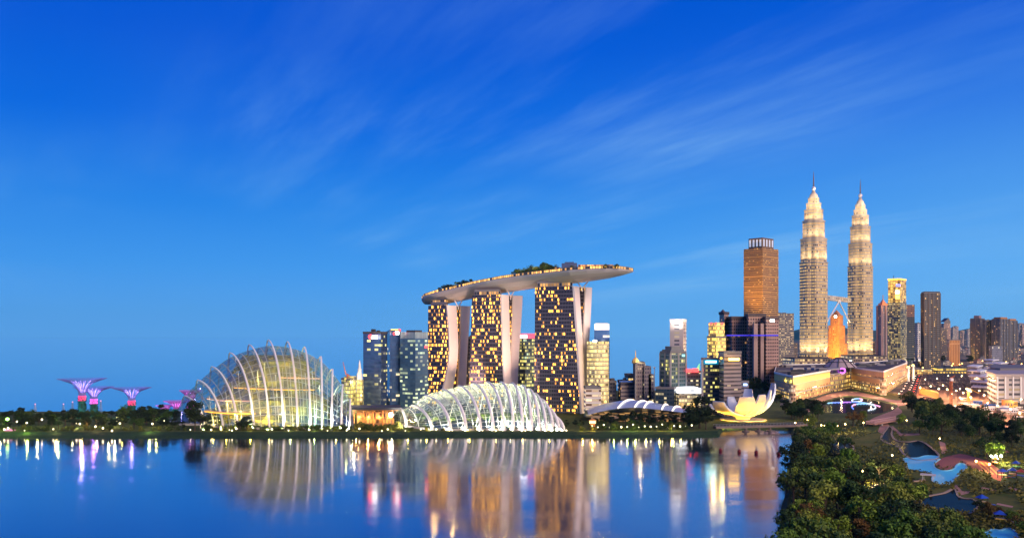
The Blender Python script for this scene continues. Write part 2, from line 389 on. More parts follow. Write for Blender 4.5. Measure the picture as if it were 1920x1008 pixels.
POOL = [(1694, 859), (1720, 858), (1736, 854), (1756, 855), (1762, 860), (1752, 868), (1752, 876), (1766, 882), (1786, 880), (1796, 870), (1806, 869), (1812, 876), (1800, 886), (1790, 898), (1776, 908), (1760, 907), (1748, 900), (1748, 888), (1722, 882), (1702, 878), (1700, 868)]
pond('wading_pool', POOL, 'bright blue wading pool', M['poolblue'], M['pooledge'], .15, 4, .8)
flat('pool_step', smooth([(1703, 863), (1722, 863.5), (1738, 858.5), (1752, 860), (1747, 866), (1736, 863.5), (1722, 869), (1706, 869)], 3), M['pooledge'], .17, 'paler shallow step along the upper rim of the wading pool')
POOL2 = [(1836, 1006), (1846, 998), (1860, 992), (1876, 994), (1890, 990), (1904, 996), (1910, 1008), (1890, 1022), (1850, 1022)]
pond('lower_pool', POOL2, 'second blue pool at the bottom edge', M['poolblue'], M['pooledge'], .15, 4, .8)
SAND = [(1752, 868), (1766, 858), (1800, 850), (1826, 856), (1846, 862), (1880, 884), (1868, 892), (1840, 884), (1812, 872), (1800, 866), (1790, 876), (1768, 880)]
M['redtile'] = mat('red_tiles', (.30, .085, .055), .8, vs=.6)
M['court'] = mat('play_court', (.42, .055, .035), .8, vs=.4)
flat('pool_terrace', smooth(SAND, 2), M['redtile'], .010, 'red tiled terrace beside the blue pool')
flat('play_court', [(1826, 862), (1850, 862), (1884, 886), (1876, 902), (1862, 896), (1844, 880)], M['court'], .018, 'red rubber play court with orange stripes')
M['stripe'] = mat('orange_paint', (.65, .25, .04), .7)
for k in range(3): flat('court_marking', [(1830 + k * 8, 866), (1832 + k * 8, 865), (1856 + k * 8, 888), (1853 + k * 8, 889)], M['stripe'], .024)
PATHS = [[(1652, 792), (1662, 790), (1668, 798), (1660, 806), (1652, 812), (1646, 808)], [(1668, 800), (1674, 798), (1690, 812), (1724, 812), (1724, 815), (1688, 817)], [(1788, 910), (1794, 908), (1804, 920), (1820, 920), (1816, 924), (1800, 928)], [(1838, 914), (1842, 912), (1868, 918), (1866, 922)], [(1890, 914), (1896, 912), (1920, 920), (1918, 924)], [(1870, 942), (1900, 948), (1898, 951), (1868, 945)], [(1760, 826), (1772, 830), (1776, 848), (1766, 850)]]
for q in PATHS: flat('park_path', q, M['pave'], .014)
LAWNS = [[(1600, 824), (1640, 812), (1655, 815), (1648, 826), (1635, 836), (1606, 838)], [(1704, 892), (1720, 886), (1752, 894), (1756, 908), (1722, 906)], [(1796, 928), (1820, 926), (1838, 932), (1818, 938)], [(1690, 820), (1724, 812), (1738, 826), (1704, 826)], [(1748, 918), (1782, 916), (1770, 932), (1746, 944)], [(1840, 930), (1900, 925), (1925, 960), (1860, 970)]]
M['lawn'] = ground_mat('lawn', (.05, .085, .010), (.13, .12, .022), .06, .5)
for q in LAWNS: flat('lawn', smooth(q, 3), M['lawn'], .007)

# ================================================================ generic building
def foot(px0, px1, D, side=None, dep=25.0):
    if side is None:
        a, b2 = P(px0, D), P(px1, D); c = P(px1, D) + Vector((0, dep)); d = P(px0, D) + Vector((0, dep)); return [a, b2, c, d]
    wl, wr = side - px0, px1 - side
    a = P(side, D)
    l = P(px0, D + dep * wr / (wl + wr)); r = P(px1, D + dep * wl / (wl + wr))
    return [l, a, r, l + r - a]
def scale_poly(poly, k):
    c = sum((Vector(p) for p in poly), Vector((0, 0))) / len(poly); return [c + (Vector(p) - c) * k for p in poly]
def grow(poly, d):
    c = sum((Vector(p) for p in poly), Vector((0, 0))) / len(poly)
    return [c + (Vector(p) - c) * (1 + d / max((Vector(p) - c).length, .1)) for p in poly]
def parapet(root, poly, z, matl, h=1.2, name='parapet', d=.35, ins=.8):
    mb = MB(); o = grow(poly, d); i = grow(poly, -ins); n = len(o)
    mb.prism(o, z - .6, z + h, top=False)
    for k in range(n):
        p, q, r, s = o[k], o[(k + 1) % n], i[(k + 1) % n], i[k]
        mb.face([(p.x, p.y, z + h), (q.x, q.y, z + h), (r.x, r.y, z + h), (s.x, s.y, z + h)])
        mb.face([(s.x, s.y, z + h), (r.x, r.y, z + h), (r.x, r.y, z), (s.x, s.y, z)])
    return mb.build(name, matl, root)
def roof_bits(root, poly, z, matl, n=3, r=None):
    r = r or rnd; c = sum((Vector(p) for p in poly), Vector((0, 0))) / len(poly); rad = min((Vector(p) - c).length for p in poly) * .55
    for k in range(n):
        mb = MB(); s = rad * r.uniform(.25, .6)
        a = Vector(poly[1]) - Vector(poly[0])
        mb.box((c.x + r.uniform(-.5, .5) * rad, c.y + r.uniform(-.5, .5) * rad, z), (s * r.uniform(.8, 1.6), s, r.uniform(1.5, 3.5)), math.atan2(a.y, a.x))
        mb.build('roof_unit', matl, root)
def tower(name, label, poly, ytop, D, fm, cat='tower', zb=ZG, roofm=None, bits=2, ledges=None, piers=None, group=None, par=True):
    zt = Z(ytop, D); c = sum((Vector(p) for p in poly), Vector((0, 0))) / len(poly)
    root = thing(name, label, cat, (c.x, c.y, zb), group)
    mb = MB(); mb.prism(poly, zb, zt, 0, 1); mb.build('wall', [fm, roofm or M['roof']], root)
    if par: parapet(root, poly, zt, roofm or M['roof'])
    if bits: roof_bits(root, poly, zt, roofm or M['roof'], bits)
    if ledges:
        h, lm_, dd = ledges; mb = MB(); z = zb + h
        while z < zt - 2: mb.prism(grow(poly, dd), z, z + .5, bottom=True); z += h
        mb.build('floor_ledge', lm_, root)
    if piers:
        sp, pm, w_ = piers; mb = MB(); n = len(poly)
        for i in range(n):
            p, q = Vector(poly[i]), Vector(poly[(i + 1) % n]); L = (q - p).length; k = max(1, int(L / sp)); dr = (q - p) / L; nn = Vector((dr.y, -dr.x))
            for j in range(k + 1):
                cpt = p + dr * (L * j / k) + nn * .15
                mb.box((cpt.x, cpt.y, zb), (w_, w_ * 1.5, zt - zb - .3), math.atan2(dr.y, dr.x))
        mb.build('pier', pm, root)
    return root, zt, poly
def sign(root, px0, px1, py0, py1, D, matl, name='sign', th=.8):
    a, b2 = W(px0, py1, D), W(px1, py0, D)
    mb = MB(); mb.box(((a.x + b2.x) / 2, D, a.z), (abs(b2.x - a.x), th, b2.z - a.z)); return mb.build(name, matl, root)
def disc(root, px, py, rpx, D, matl, name='emblem', th=1.0):
    c = W(px, py, D); r = rpx / F * D; mb = MB()
    ring = [(c.x + r * math.cos(a * math.pi / 8), c.z + r * math.sin(a * math.pi / 8)) for a in range(16)]
    mb.loft([[(x, D - th, z) for x, z in ring], [(x, D, z) for x, z in ring]], 0, True, True, True); return mb.build(name, matl, root)
# ================================================================ SHORE SKYLINE, left to right
M['rib'] = mat('white_rib', (.80, .78, .74), .4, var=.05)
def glass_mat(name, tint, frame, refl=.22, lw=.07, rough=.06, frit=.2):
    m, t, b = newmat(name)
    o_ = [n for n in t.n if n.type == 'OUTPUT_MATERIAL'][0]
    uv = t.node('ShaderNodeUVMap'); sp = t.node('ShaderNodeSeparateXYZ'); t.l.new(uv.outputs[0], sp.inputs[0])
    qu = t.m('FRACT', sp.outputs[0]); qv = t.m('FRACT', sp.outputs[1])
    ln = t.m('MAXIMUM', t.m('LESS_THAN', qu, lw), t.m('LESS_THAN', qv, lw * 1.2))
    wn = t.white(t.m('FLOOR', sp.outputs[0]), t.m('FLOOR', sp.outputs[1]), 1.7)
    tr = t.node('ShaderNodeBsdfTransparent'); tr.inputs[0].default_value = rgba(tint)
    gl = t.node('ShaderNodeBsdfGlossy'); gl.inputs['Roughness'].default_value = rough; gl.inputs['Color'].default_value = (.85, .95, 1, 1)
    mx = t.node('ShaderNodeMixShader'); t.put(mx.inputs[0], t.m('MULTIPLY_ADD', wn.outputs[0], refl, refl * .5))
    tl = t.node('ShaderNodeBsdfTranslucent'); tl.inputs[0].default_value = (.85, .9, .78, 1); m0 = t.node('ShaderNodeMixShader'); m0.inputs[0].default_value = frit
    t.l.new(tr.outputs[0], m0.inputs[1]); t.l.new(tl.outputs[0], m0.inputs[2]); t.l.new(m0.outputs[0], mx.inputs[1]); t.l.new(gl.outputs[0], mx.inputs[2])
    b.inputs['Base Color'].default_value = rgba(frame); b.inputs['Roughness'].default_value = .5
    m2 = t.node('ShaderNodeMixShader'); t.put(m2.inputs[0], ln); t.l.new(mx.outputs[0], m2.inputs[1]); t.l.new(b.outputs[0], m2.inputs[2])
    t.l.new(m2.outputs[0], o_.inputs[0]); return m
M['domeglass'] = glass_mat('conservatory_glass', (.80, .88, .80), (.30, .36, .34), .20, .085, frit=.06)
M['domeglass2'] = glass_mat('clear_glass', (.80, .90, .86), (.5, .55, .5), .13, .07, frit=.24)
def arch(top, ft, back=36.0, n=28, ex=1.7, k=1.0, sh=None, kz=None):
    Df = DG(ft[1]); Pf = Vector((X(ft[0], Df), Df)); Da = Df + back; Pa = Vector((X(top[0], Da), Da)); Pb = 2 * Pa - Pf
    Pb = Pa + Vector((-sh, back)) if sh is not None else Pb
    za = Z(top[1], Da) - ZG; out = []
    for i in range(n + 1):
        th = math.pi * i / n; cx_, sx_ = math.cos(th), math.sin(th)
        a = math.copysign(abs(cx_) ** (2 / ex), cx_); z = abs(sx_) ** (2 / ex)
        p = Pa + ((Pf - Pa) if a > 0 else (Pb - Pa)) * abs(a) * k
        out.append(Vector((p.x, p.y, ZG + za * z * (kz or k))))
    return out
def conservatory(name, label, ribs, backs, k, mats, ends, ex=1.7, rr=(1.0, .6), kz=None, sh=None):
    base = arch(*ribs[len(ribs) // 2], backs[len(ribs) // 2]); c = (base[0] + base[-1]) / 2
    root = thing(name, label, 'conservatory', (c.x, c.y, ZG))
    # shell
    R_ = []
    ctrl = [ends[0]] + list(zip(ribs, backs)) + [ends[1]]
    flatc = [(r[0][0], r[0][1], r[1][0], r[1][1], bk) for r, bk in ctrl]
    for i in range(len(flatc) - 1):
        for j in range(4):
            t_ = j / 4; q = []
            for e in range(5):
                p0, p1, p2, p3 = [flatc[max(0, min(len(flatc) - 1, i + d))][e] for d in (-1, 0, 1, 2)]
                q.append(.5 * (2 * p1 + (p2 - p0) * t_ + (2 * p0 - 5 * p1 + 4 * p2 - p3) * t_ * t_ + (3 * p1 - p0 - 3 * p2 + p3) * t_ ** 3))
            R_.append(arch((q[0], q[1]), (q[2], q[3]), q[4], 28, ex, k, sh, kz=kz))
    q = flatc[-1]; R_.append(arch((q[0], q[1]), (q[2], q[3]), q[4], 28, ex, k, sh, kz=kz))
    mb = MB(); mb.loft(R_, 0, False, uvs=(1, .5)); mb.build('glass_shell', mats[0], root, smooth=True, weld=True)
    for (top, ft), bk in zip(ribs, backs):
        p = arch(top, ft, bk, 30, ex, 1.0, sh); mb = MB(); ke = rr[2]
        mb.tube(p[:ke], ([rr[0]] * 4 + [rr[0] + (rr[1] - rr[0]) * min(1, i / 12) for i in range(27)])[:ke], 6)
        rb = mb.build('rib', mats[1], root, smooth=True)
        s = arch(top, ft, bk, 30, ex, k, sh, kz=kz)
        for i in (3, 6, 9, 12): st = MB(); st.tube([p[i], s[i]], .22, 4); st.build('strut', mats[1], rb)
    # base wall
    mb = MB(); fr = [r[0] for r in R_]
    for a, b2 in zip(fr, fr[1:]):
        if (b2 - a).length < .1: continue
        d = (b2 - a).normalized(); nn = Vector((d.y, -d.x, 0)) * .3
        mb.prism([(a - nn).xy, (b2 - nn).xy, (b2 + nn).xy, (a + nn).xy], ZG, ZG + 1.4)
    mb.build('base_wall', M['conc'], root)
    return root, R_
tops1 = [(347, 742), (371, 712), (397, 687), (431, 661), (467, 646), (503, 637), (539, 640), (571, 650), (602, 668), (624, 692), (643, 720), (657, 748)]
feet1 = [(384, 798), (418, 803), (446, 804), (476, 805), (505, 805), (532, 806), (558, 806), (582, 806), (604, 806), (622, 806), (640, 806), (656, 806)]
cl_root, cl_R = conservatory('cloud_conservatory', 'tall shell-shaped glass conservatory with white ribs and a lit planted mountain', list(zip(tops1, feet1)), [30, 33, 35, 37, 38, 38, 38, 36, 33, 29, 24, 16], .955, [M['domeglass'], M['rib']], ((((332, 792), (337, 797)), 14), (((661, 778), (664, 806)), 8)), 1.75, (.75, .5, 23), kz=.93, sh=15)
tops2 = [(749, 764), (774, 760), (799, 741), (831, 730), (861, 723), (888, 718.5), (914, 716), (940, 716), (961, 718), (980, 722), (993, 729), (1003, 737), (1013, 747), (1021, 760), (1029, 775)]
feet2 = [(762, 800), (810, 806), (845, 807), (874, 807), (901, 807), (925, 807), (945, 807), (963, 807), (980, 807), (997, 807), (1011, 807), (1024, 807), (1037, 807), (1048, 807), (1057, 807)]
fl_root, fl_R = conservatory('flower_conservatory', 'long low glass conservatory with broad white floodlit ribs', list(zip(tops2, feet2)), [16, 24, 30, 34, 37, 38, 38, 37, 35, 32, 29, 26, 22, 18, 14], .975, [M['domeglass2'], M['rib']], ((((745, 776), (748, 794)), 8), (((1040, 795), (1060, 807)), 6)), 1.9, (1.15, .65, 17), sh=12)
# planted mountain and walkways inside the tall conservatory
M['plantwall'] = ground_mat('planted_wall', (.03, .06, .02), (.36, .33, .08), .10, .5)
mtn = thing('planted_mountain', 'planted indoor mountain inside the tall glass conservatory', 'garden mountain', (X(512, 612), 612, ZG))
mb = MB(); rings = []
for i in range(12):
    z = i / 11; r = 22 * (1 - .55 * z ** 1.6) + 2 * math.sin(i * 2.1); rings.append([(X(512, 612) + r * 1.85 * (1 + .10 * math.sin(3 * a + i)) * math.cos(a), 612 + r * .8 * (1 + .12 * math.sin(4 * a + 2 * i)) * math.sin(a), ZG + z * 49) for a in [2 * math.pi * k / 36 for k in range(36)]])
mb.loft(rings, 0, True, False, True); mb.build('rock', M['plantwall'], mtn, smooth=True)
lv = MB()
for i in range(2600):
    z = rnd.random(); a = rnd.uniform(math.pi, 2 * math.pi); r = 22 * (1 - .55 * z ** 1.6) + 1.2
    c = Vector((X(512, 612) + r * 1.87 * math.cos(a), 612 + r * .82 * math.sin(a), ZG + z * 49)); s = rnd.uniform(.4, 1.3)
    e1 = Vector((rnd.gauss(0, 1), rnd.gauss(0, 1), rnd.gauss(0, 1))).normalized(); e2 = e1.cross(Vector((rnd.gauss(0, 1), rnd.gauss(0, 1), .3))).normalized()
    lv.face([c - e1 * s, c + e2 * s * .5, c + e1 * s, c - e2 * s * .5])
M['indoor'] = ground_mat('indoor_leaves', (.05, .10, .02), (.42, .34, .06), .2, 1.5)
lv.build('foliage', M['indoor'], mtn)
M['walk'] = mat('walkway_gold', (.65, .42, .16), .5)
for wi, (px0, px1, yz, dd, col) in enumerate([(440, 590, 727, 578, 0), (385, 480, 771, 566, 0), (500, 600, 706, 596, 1), (390, 470, 748, 585, 1)]):
    z = Z(yz, dd + 12); sk = thing('skywalk', ['golden lit walkway curving across the middle of the tall conservatory', 'golden lit walkway low on the left of the tall conservatory', 'upper walkway high inside the tall conservatory', 'pink lit walkway behind the left ribs of the tall conservatory'][wi], 'walkway', (X((px0 + px1) / 2, dd + 12), dd + 12, z), 'walkways inside the tall conservatory')
    path = [Vector((X(px0 + (px1 - px0) * i / 12, dd + 12), dd + 12 - 7 * math.sin(math.pi * i / 12), z - 1.5 * i / 12)) for i in range(13)]
    mb = MB()
    for a, b2 in zip(path, path[1:]):
        d = (b2 - a).normalized(); nn = Vector((-d.y, d.x, 0)) * 1.2
        mb.loft([[a - nn, a + nn, a + nn + Vector((0, 0, 1.0)), a - nn + Vector((0, 0, 1.0))], [b2 - nn, b2 + nn, b2 + nn + Vector((0, 0, 1.0)), b2 - nn + Vector((0, 0, 1.0))]])
    mb.build('deck', M['walk'], sk)
    mb = MB(); mb.tube([p + Vector((0, -1.4, .2)) for p in path], .22, 4); mb.build('light_strip', M['gold_glow'] if col == 0 else glow('rose_light', (1, .55, .45), 1.6), sk)
    mb = MB()
    for p in path[::2]: mb.tube([p + Vector((0, -1.1, 1)), p + Vector((0, -1.1, 2.1))], .06, 4)
    mb.tube([p + Vector((0, -1.1, 2.1)) for p in path], .07, 4); mb.build('railing', M['steel'], sk)
# inner structural slender columns of the tall conservatory
mb = MB()
for k in range(16):
    p = cl_R[6 + k * 2]; i = 7 + (k % 3); q = p[i]; mb.tube([(q.x, q.y + 3, ZG), (q.x - 2, q.y + 1, q.z - 1)], .22, 5)
mb.build('column', M['rib'], cl_root)
mb = MB()
for k in range(11):
    p = fl_R[8 + k * 4]
    q = p[10]; mb.tube([(q.x - 4, q.y + 6, ZG), (q.x + 2, q.y + 2, q.z - .5)], .28, 5); mb.tube([(q.x + 9, q.y + 6, ZG), (q.x + 2, q.y + 2, q.z - .5)], .28, 5)
mb.build('column', M['rib'], fl_root)
for px, pw, col in ((395, 9, (1, .72, .25)), (440, 16, (1, .70, .22)), (490, 20, (1, .68, .18)), (540, 20, (1, .75, .3)), (590, 18, (.45, 1, .8)), (630, 10, (.8, 1, .9))):
    lamp('SPOT', (X(px, 583), 583, 4.5), pw * 2800, col, 1.0, (X(px, 583), 600, 24), 150, .8)
for px, zz in ((430, 18), (475, 36), (520, 43), (560, 41), (600, 20)): lamp('SPOT', (X(px, 586), 586, zz), 20000, (1, .66, .16), 1.0, (X(px, 586), 600, zz - 3), 150, .8)
for px in (800, 850, 900, 945, 985, 1020): lamp('SPOT', (X(px, 588), 588, 5), 60000, (1, .92, .55), 1.0, (X(px, 588), 600, 16), 155, .8)
for (px, py), (tx, ty) in zip(feet1, tops1): lamp('SPOT', (X(px - 2, 563.5), 563.5, 2.8), 230000, (1, .93, .84), .5, (X(tx * .7 + px * .3, 590), 590, Z(ty * .8 + py * .2, 590)), 46, 1.0)
for (px, py), (tx, ty) in zip(feet2, tops2): lamp('SPOT', (X(px - 3, 563.5), 563.5, 2.8), 170000, (1, .93, .80), .5, (X(tx * .6 + px * .4, 585), 585, Z(ty * .7 + py * .3, 585)), 70, 1.0)

# ---- super trees
M['strunk'] = ground_mat('teal_light_trunk', (.010, .025, .02), (.03, .16, .15), .35, .8)  # teal light speckle is put into the planting colour
M['sbranch'] = mat('violet_lit_branch', (.30, .16, .45), .4)
M['collar'] = glow('red_glow_collar', (1, .05, .22), 1.5)  # red light band round the trunk, put in as the collar's own glow
M['collar2'] = glow('magenta_glow_collar', (.95, .12, .75), 1.5)
def supertree(px, D, ytop, rpx, ylow, cols, label, trunkr=2.6):
    r = rpx / F * D; zt = Z(ytop, D); zn = Z(ylow, D); x = X(px, D)
    root = thing('supertree', label, 'tree tower', (x, D, ZG), 'steel tree towers beyond the garden trees')
    mb = MB(); mb.lathe((x, D, ZG), [(trunkr * 1.5, 0), (trunkr, 4), (trunkr * .9, zn - ZG)], 14); tr = mb.build('trunk', M['strunk'], root, smooth=True)
    lf = MB()
    for i in range(260):
        a = rnd.uniform(0, 6.28); z = rnd.uniform(ZG, zn - 1); c = Vector((x + trunkr * 1.1 * math.cos(a), D + trunkr * 1.1 * math.sin(a), z)); s = rnd.uniform(.4, .9)
        e1 = Vector((rnd.gauss(0, 1), rnd.gauss(0, 1), rnd.gauss(0, 1))).normalized(); e2 = e1.cross(Vector((rnd.gauss(0, 1), rnd.gauss(0, 1), .3))).normalized()
        lf.face([c - e1 * s, c + e2 * s * .6, c + e1 * s, c - e2 * s * .6])
    lf.build('planting', M['strunk'], tr)
    mb = MB(); [mb.tube([(x + trunkr * 1.0 * math.cos(a_), D + trunkr * 1.0 * math.sin(a_), zn - 3.4), (x + trunkr * .95 * math.cos(a_ + .5), D + trunkr * .95 * math.sin(a_ + .5), zn + .3)], .34, 5) for a_ in [2 * math.pi * q_ / 14 for q_ in range(14)]]; mb.build('collar', cols[0], root, smooth=True)
    mb = MB(); nb = 30
    for k in range(nb):
        a = 2 * math.pi * k / nb
        path = []
        for i in range(8):
            t_ = i / 7; rr = trunkr * .8 + (r - trunkr * .8) * (t_ ** 1.9); z = zn + (zt - zn) * (1 - (1 - t_) ** 1.55)
            path.append((x + rr * math.cos(a), D + rr * math.sin(a), z))
        mb.tube(path, [.28, .26, .24, .2, .18, .16, .12, .08], 4)
        for sg in (-1, 1):
            a2 = a + sg * math.pi / nb
            mb.tube([path[4], (x + r * .97 * math.cos(a2), D + r * .97 * math.sin(a2), zt - .2)], [.16, .07], 4)
    for t_ in (.62, .8, .93):
        rr = trunkr * .8 + (r - trunkr * .8) * (t_ ** 1.9); z = zn + (zt - zn) * (1 - (1 - t_) ** 1.55)
        mb.tube([(x + rr * math.cos(2 * math.pi * k / 30), D + rr * math.sin(2 * math.pi * k / 30), z) for k in range(31)], .1, 4)
    mb.build('branches', cols[1], root)
    mb = MB()
    for k in range(16):
        a = 2 * math.pi * (k + .5) / 16; path = []
        for i in range(6):
            t_ = i / 7; rr = trunkr * .7 + (r - trunkr * .8) * (t_ ** 2.0); z = zn + (zt - zn) * (1 - (1 - t_) ** 1.45); path.append((x + rr * math.cos(a), D + rr * math.sin(a), z))
        mb.tube(path, .16, 4)
    mb.build('light_strip', cols[2], root)  # added glowing strips that give the canopy its lamplit look
    lamp('POINT', (x, D, zt - .5), 5200 * (r / 17) ** 2, cols[3], 1.0)
    lamp('POINT', (x - 5, D - 6, ZG + 7), 1800, (.1, .9, .9), .8)
VB = glow('lavender_canopy_glow', (.52, .36, 1), 3.2); PK = glow('pink_canopy_glow', (1, .35, .95), 1.5)
BL = mat('blue_violet_lit_branch', (.16, .16, .5), .4); PB = mat('magenta_lit_branch', (.5, .08, .42), .4)  # purple lamplight on the canopy put into the branch colour
supertree(154, 655, 709, 43, 742, (M['collar'], BL, VB, (.35, .3, 1)), 'violet lit steel tree tower, the tallest with the widest crown')
supertree(176, 668, 725, 36, 748, (M['collar2'], BL, VB, (.6, .25, 1)), 'violet lit steel tree tower just right of the tallest one')
supertree(247, 660, 726, 35, 751, (M['collar'], BL, VB, (.4, .3, 1)), 'violet lit steel tree tower standing apart, midway to the tall glass conservatory')
supertree(331, 690, 751, 24, 770, (M['collar2'], PB, PK, (1, .2, .9)), 'magenta lit steel tree tower near the left tip of the tall conservatory')
supertree(309, 695, 759, 17, 774, (M['collar2'], PB, PK, (1, .2, .9)), 'smallest magenta lit steel tree tower')
supertree(357, 675, 731, 20, 760, (M['collar2'], PB, PK, (.7, .2, .8)), 'dim purple steel tree tower partly behind the tall conservatory ribs')

# ---- pavilion between the conservatories
M['wood'] = mat('orange_wood', (.55, .22, .06), .5)
pv = thing('visitor_pavilion', 'low flat-roofed pavilion glowing orange between the two conservatories', 'pavilion', (X(700, 596), 596, ZG))
pf = [P(660, 590), P(748, 590), P(748, 612), P(660, 612)]
mb = MB(); mb.prism(grow(pf, 1.5), Z(768, 590), Z(763.5, 590), bottom=True); mb.build('roof', M['dark'], pv)
mb = MB(); mb.prism(scale_poly(pf, .97), Z(769.5, 590), Z(768.3, 590), bottom=True); mb.build('ceiling', M['wood'], pv)
for px in (664, 682, 700, 718, 736):
    mb = MB(); mb.tube([(X(px, 592), 592, ZG), (X(px, 592), 592, Z(769, 592))], .45, 8); mb.build('column', M['wood'], pv)
mb = MB(); mb.prism(scale_poly(pf, .8), ZG, Z(770, 596), top=False); mb.build('wall', facade('pavilion_glass', (.25, .12, .05), (.05, .03, .02), WARM, 2.2, 4.2, .12, (.15, .8), .8, 1.2, .2), pv)
for px in (672, 690, 710, 730): lamp('POINT', (X(px, 591), 591, 9), 2600, (1, .55, .15), .6)
fl = thing('flood_lamp', 'dazzling white flood lamp on a mast beside the low conservatory', 'flood lamp', (X(733, 584), 584, ZG))
mb = MB(); mb.tube([(X(733, 584), 584, ZG), (X(733, 584), 584, Z(778, 584))], .18, 6); mb.build('mast', M['steel'], fl)
mb = MB(); mb.ball((X(733, 584), 583.6, Z(777, 584)), 1.5, 12, 8); mb.build('lamp_head', glow('flood_white', (1, .95, .88), 22), fl)

# ---- three-tower resort with a boat-shaped roof deck
M['endwall'] = mat('pale_end_wall', (.80, .68, .63), .6, var=.05)
M['hull'] = mat('deck_hull', (.52, .46, .46), .35, .25, var=.05)
rs = thing('resort_hotel', 'three leaning hotel towers with lit windows carrying one boat-shaped roof deck', 'hotel', (X(985, 730), 730, ZG))
def resort_tower(lv, D, cols, p):
    wm = abs(lv[0][2] - lv[0][1]) / F * D
    fm = facade('resort_windows', (.085, .072, .10), (.014, .012, .024), (1, .44, .05), wm / cols, 3.1 * D / 690, .14, (.28, .90), p, 6.0, .35, (1, .40, .04), spec=.4, grough=.25, bv=1.35)
    A, B, C, E, Fp = [], [], [], [], []
    for (y, a, b_, c, e, f) in lv:
        z = Z(y, D); A.append((P(a, D + 12), z)); B.append((P(b_, D), z)); C.append((P(c, D + 7), z)); E.append((P(e, D + 15), z)); Fp.append((P(f, D + 22), z))
    v = lambda q, dv=Vector((0, 0)): (q[0].x + dv.x, q[0].y + dv.y, q[1])
    mb = MB()
    for i in range(len(lv) - 1):
        La = (B[i][0] - A[i][0]).length
        for j0, j1 in (((A, B)),):
            a0, b0, a1, b1 = j0[i], j1[i], j0[i + 1], j1[i + 1]
            mb.face([v(a1), v(b1), v(b0), v(a0)], [(0, a1[1]), (wm, b1[1]), (wm, b0[1]), (0, a0[1])])
        d0 = C[i][0] - B[i][0]; d1 = C[i + 1][0] - B[i + 1][0]
        mb.face([v(C[i + 1]), v(A[i + 1], d1), v(A[i], d0), v(C[i])], [(0, C[i + 1][1]), (wm, C[i + 1][1]), (wm, C[i][1]), (0, C[i][1])])
        mb.face([v(A[i + 1], d1), v(A[i + 1]), v(A[i]), v(A[i], d0)], None, 1)
        mb.face([v(B[i + 1]), v(C[i + 1]), v(C[i]), v(B[i])], None, 1)
    d0 = C[0][0] - B[0][0]; mb.face([v(A[0]), v(B[0]), v(C[0]), v(A[0], d0)], None, 1)
    tw = mb.build('tower', [fm, M['roofd']], rs)
    # floor fins on the garden facade
    # rear slab
    mb = MB()
    for i in range(len(lv) - 1):
        s0 = A[i][0] - B[i][0]; s1 = A[i + 1][0] - B[i + 1][0]
        mb.face([v(E[i + 1], s1), v(E[i + 1]), v(E[i]), v(E[i], s0)], [(0, E[i + 1][1]), (wm, E[i + 1][1]), (wm, E[i][1]), (0, E[i][1])])
        mb.face([v(Fp[i + 1]), v(Fp[i + 1], s1), v(Fp[i], s0), v(Fp[i])], [(0, Fp[i + 1][1]), (wm, Fp[i + 1][1]), (wm, Fp[i][1]), (0, Fp[i][1])])
        mb.face([v(E[i + 1]), v(Fp[i + 1]), v(Fp[i]), v(E[i])], None, 1)
        mb.face([v(Fp[i + 1], s1), v(E[i + 1], s1), v(E[i], s0), v(Fp[i], s0)], None, 1)
    s0 = A[0][0] - B[0][0]; mb.face([v(E[0], s0), v(E[0]), v(Fp[0]), v(Fp[0], s0)], None, 1)
    mb.build('rear_slab', [fm, M['roofd']], tw)
    # atrium between the slabs, recessed
    dv = (A[0][0] - B[0][0]).normalized() * 5
    mb = MB()
    for i in range(len(lv) - 1):
        mb.face([v(C[i + 1], dv), v(E[i + 1], dv), v(E[i], dv), v(C[i], dv)], [(0, C[i + 1][1]), (8, C[i + 1][1]), (8, C[i][1]), (0, C[i][1])])
    mb.build('atrium', facade('atrium_glass', (.06, .05, .06), (.015, .012, .015), (1, .55, .12), 2.5, 3.4, .1, (.2, .85), .35, 1.1, .3), tw)
    for q0, q1 in ((B, C), (E, Fp)):
        mb = MB(); rings = []
        for i in range(len(lv)):
            d = (q1[i][0] - q0[i][0]); n_ = Vector((d.y, -d.x)).normalized(); ov = d.normalized() * .25
            if d.length < .5: d = d.normalized() * .5
            p0, p1 = q0[i][0] - ov, q0[i][0] + d + ov
            rings.append([(p0 + n_ * .5).to_3d() + Vector((0, 0, q0[i][1])), (p1 + n_ * .5).to_3d() + Vector((0, 0, q0[i][1])), (p1 - n_ * 1.6).to_3d() + Vector((0, 0, q0[i][1])), (p0 - n_ * 1.6).to_3d() + Vector((0, 0, q0[i][1]))])
        mb.loft(rings[::-1], 0, True, True, True); mb.build('end_wall', M['endwall'], tw)
    return A, B, C, E, Fp
T3 = resort_tower([(536, 1003, 1076, 1085, 1098, 1109), (570, 1003, 1078, 1087, 1096.5, 1107.5), (600, 1003, 1080, 1089, 1095, 1106), (650, 1002.5, 1083, 1092, 1093.5, 1103), (700, 1002, 1086, 1094.5, 1094.5, 1101.5), (740, 1001.5, 1088, 1096.5, 1096, 1101), (785, 1001, 1090.5, 1099, 1097, 1101)], 690, 26, .24)
T2 = resort_tower([(552, 885, 940, 953, 962, 979), (590, 884, 941, 954, 961, 977), (630, 883, 942, 955.5, 960, 974.5), (670, 881.5, 943.5, 956, 958.5, 972), (712, 880, 945.5, 957, 957.5, 970), (768, 877, 947, 958, 957, 968)], 727, 23, .33)
T1 = resort_tower([(572, 803, 838, 855, 864, 881), (610, 802.5, 841, 857, 863.5, 879), (650, 802, 843, 858.5, 862.5, 876), (672, 801, 842, 857.5, 861.5, 875), (695, 799.5, 838.5, 854.5, 860, 874), (720, 797, 833, 850, 859, 873), (762, 792, 822, 841, 857, 872)], 765, 16, .38)
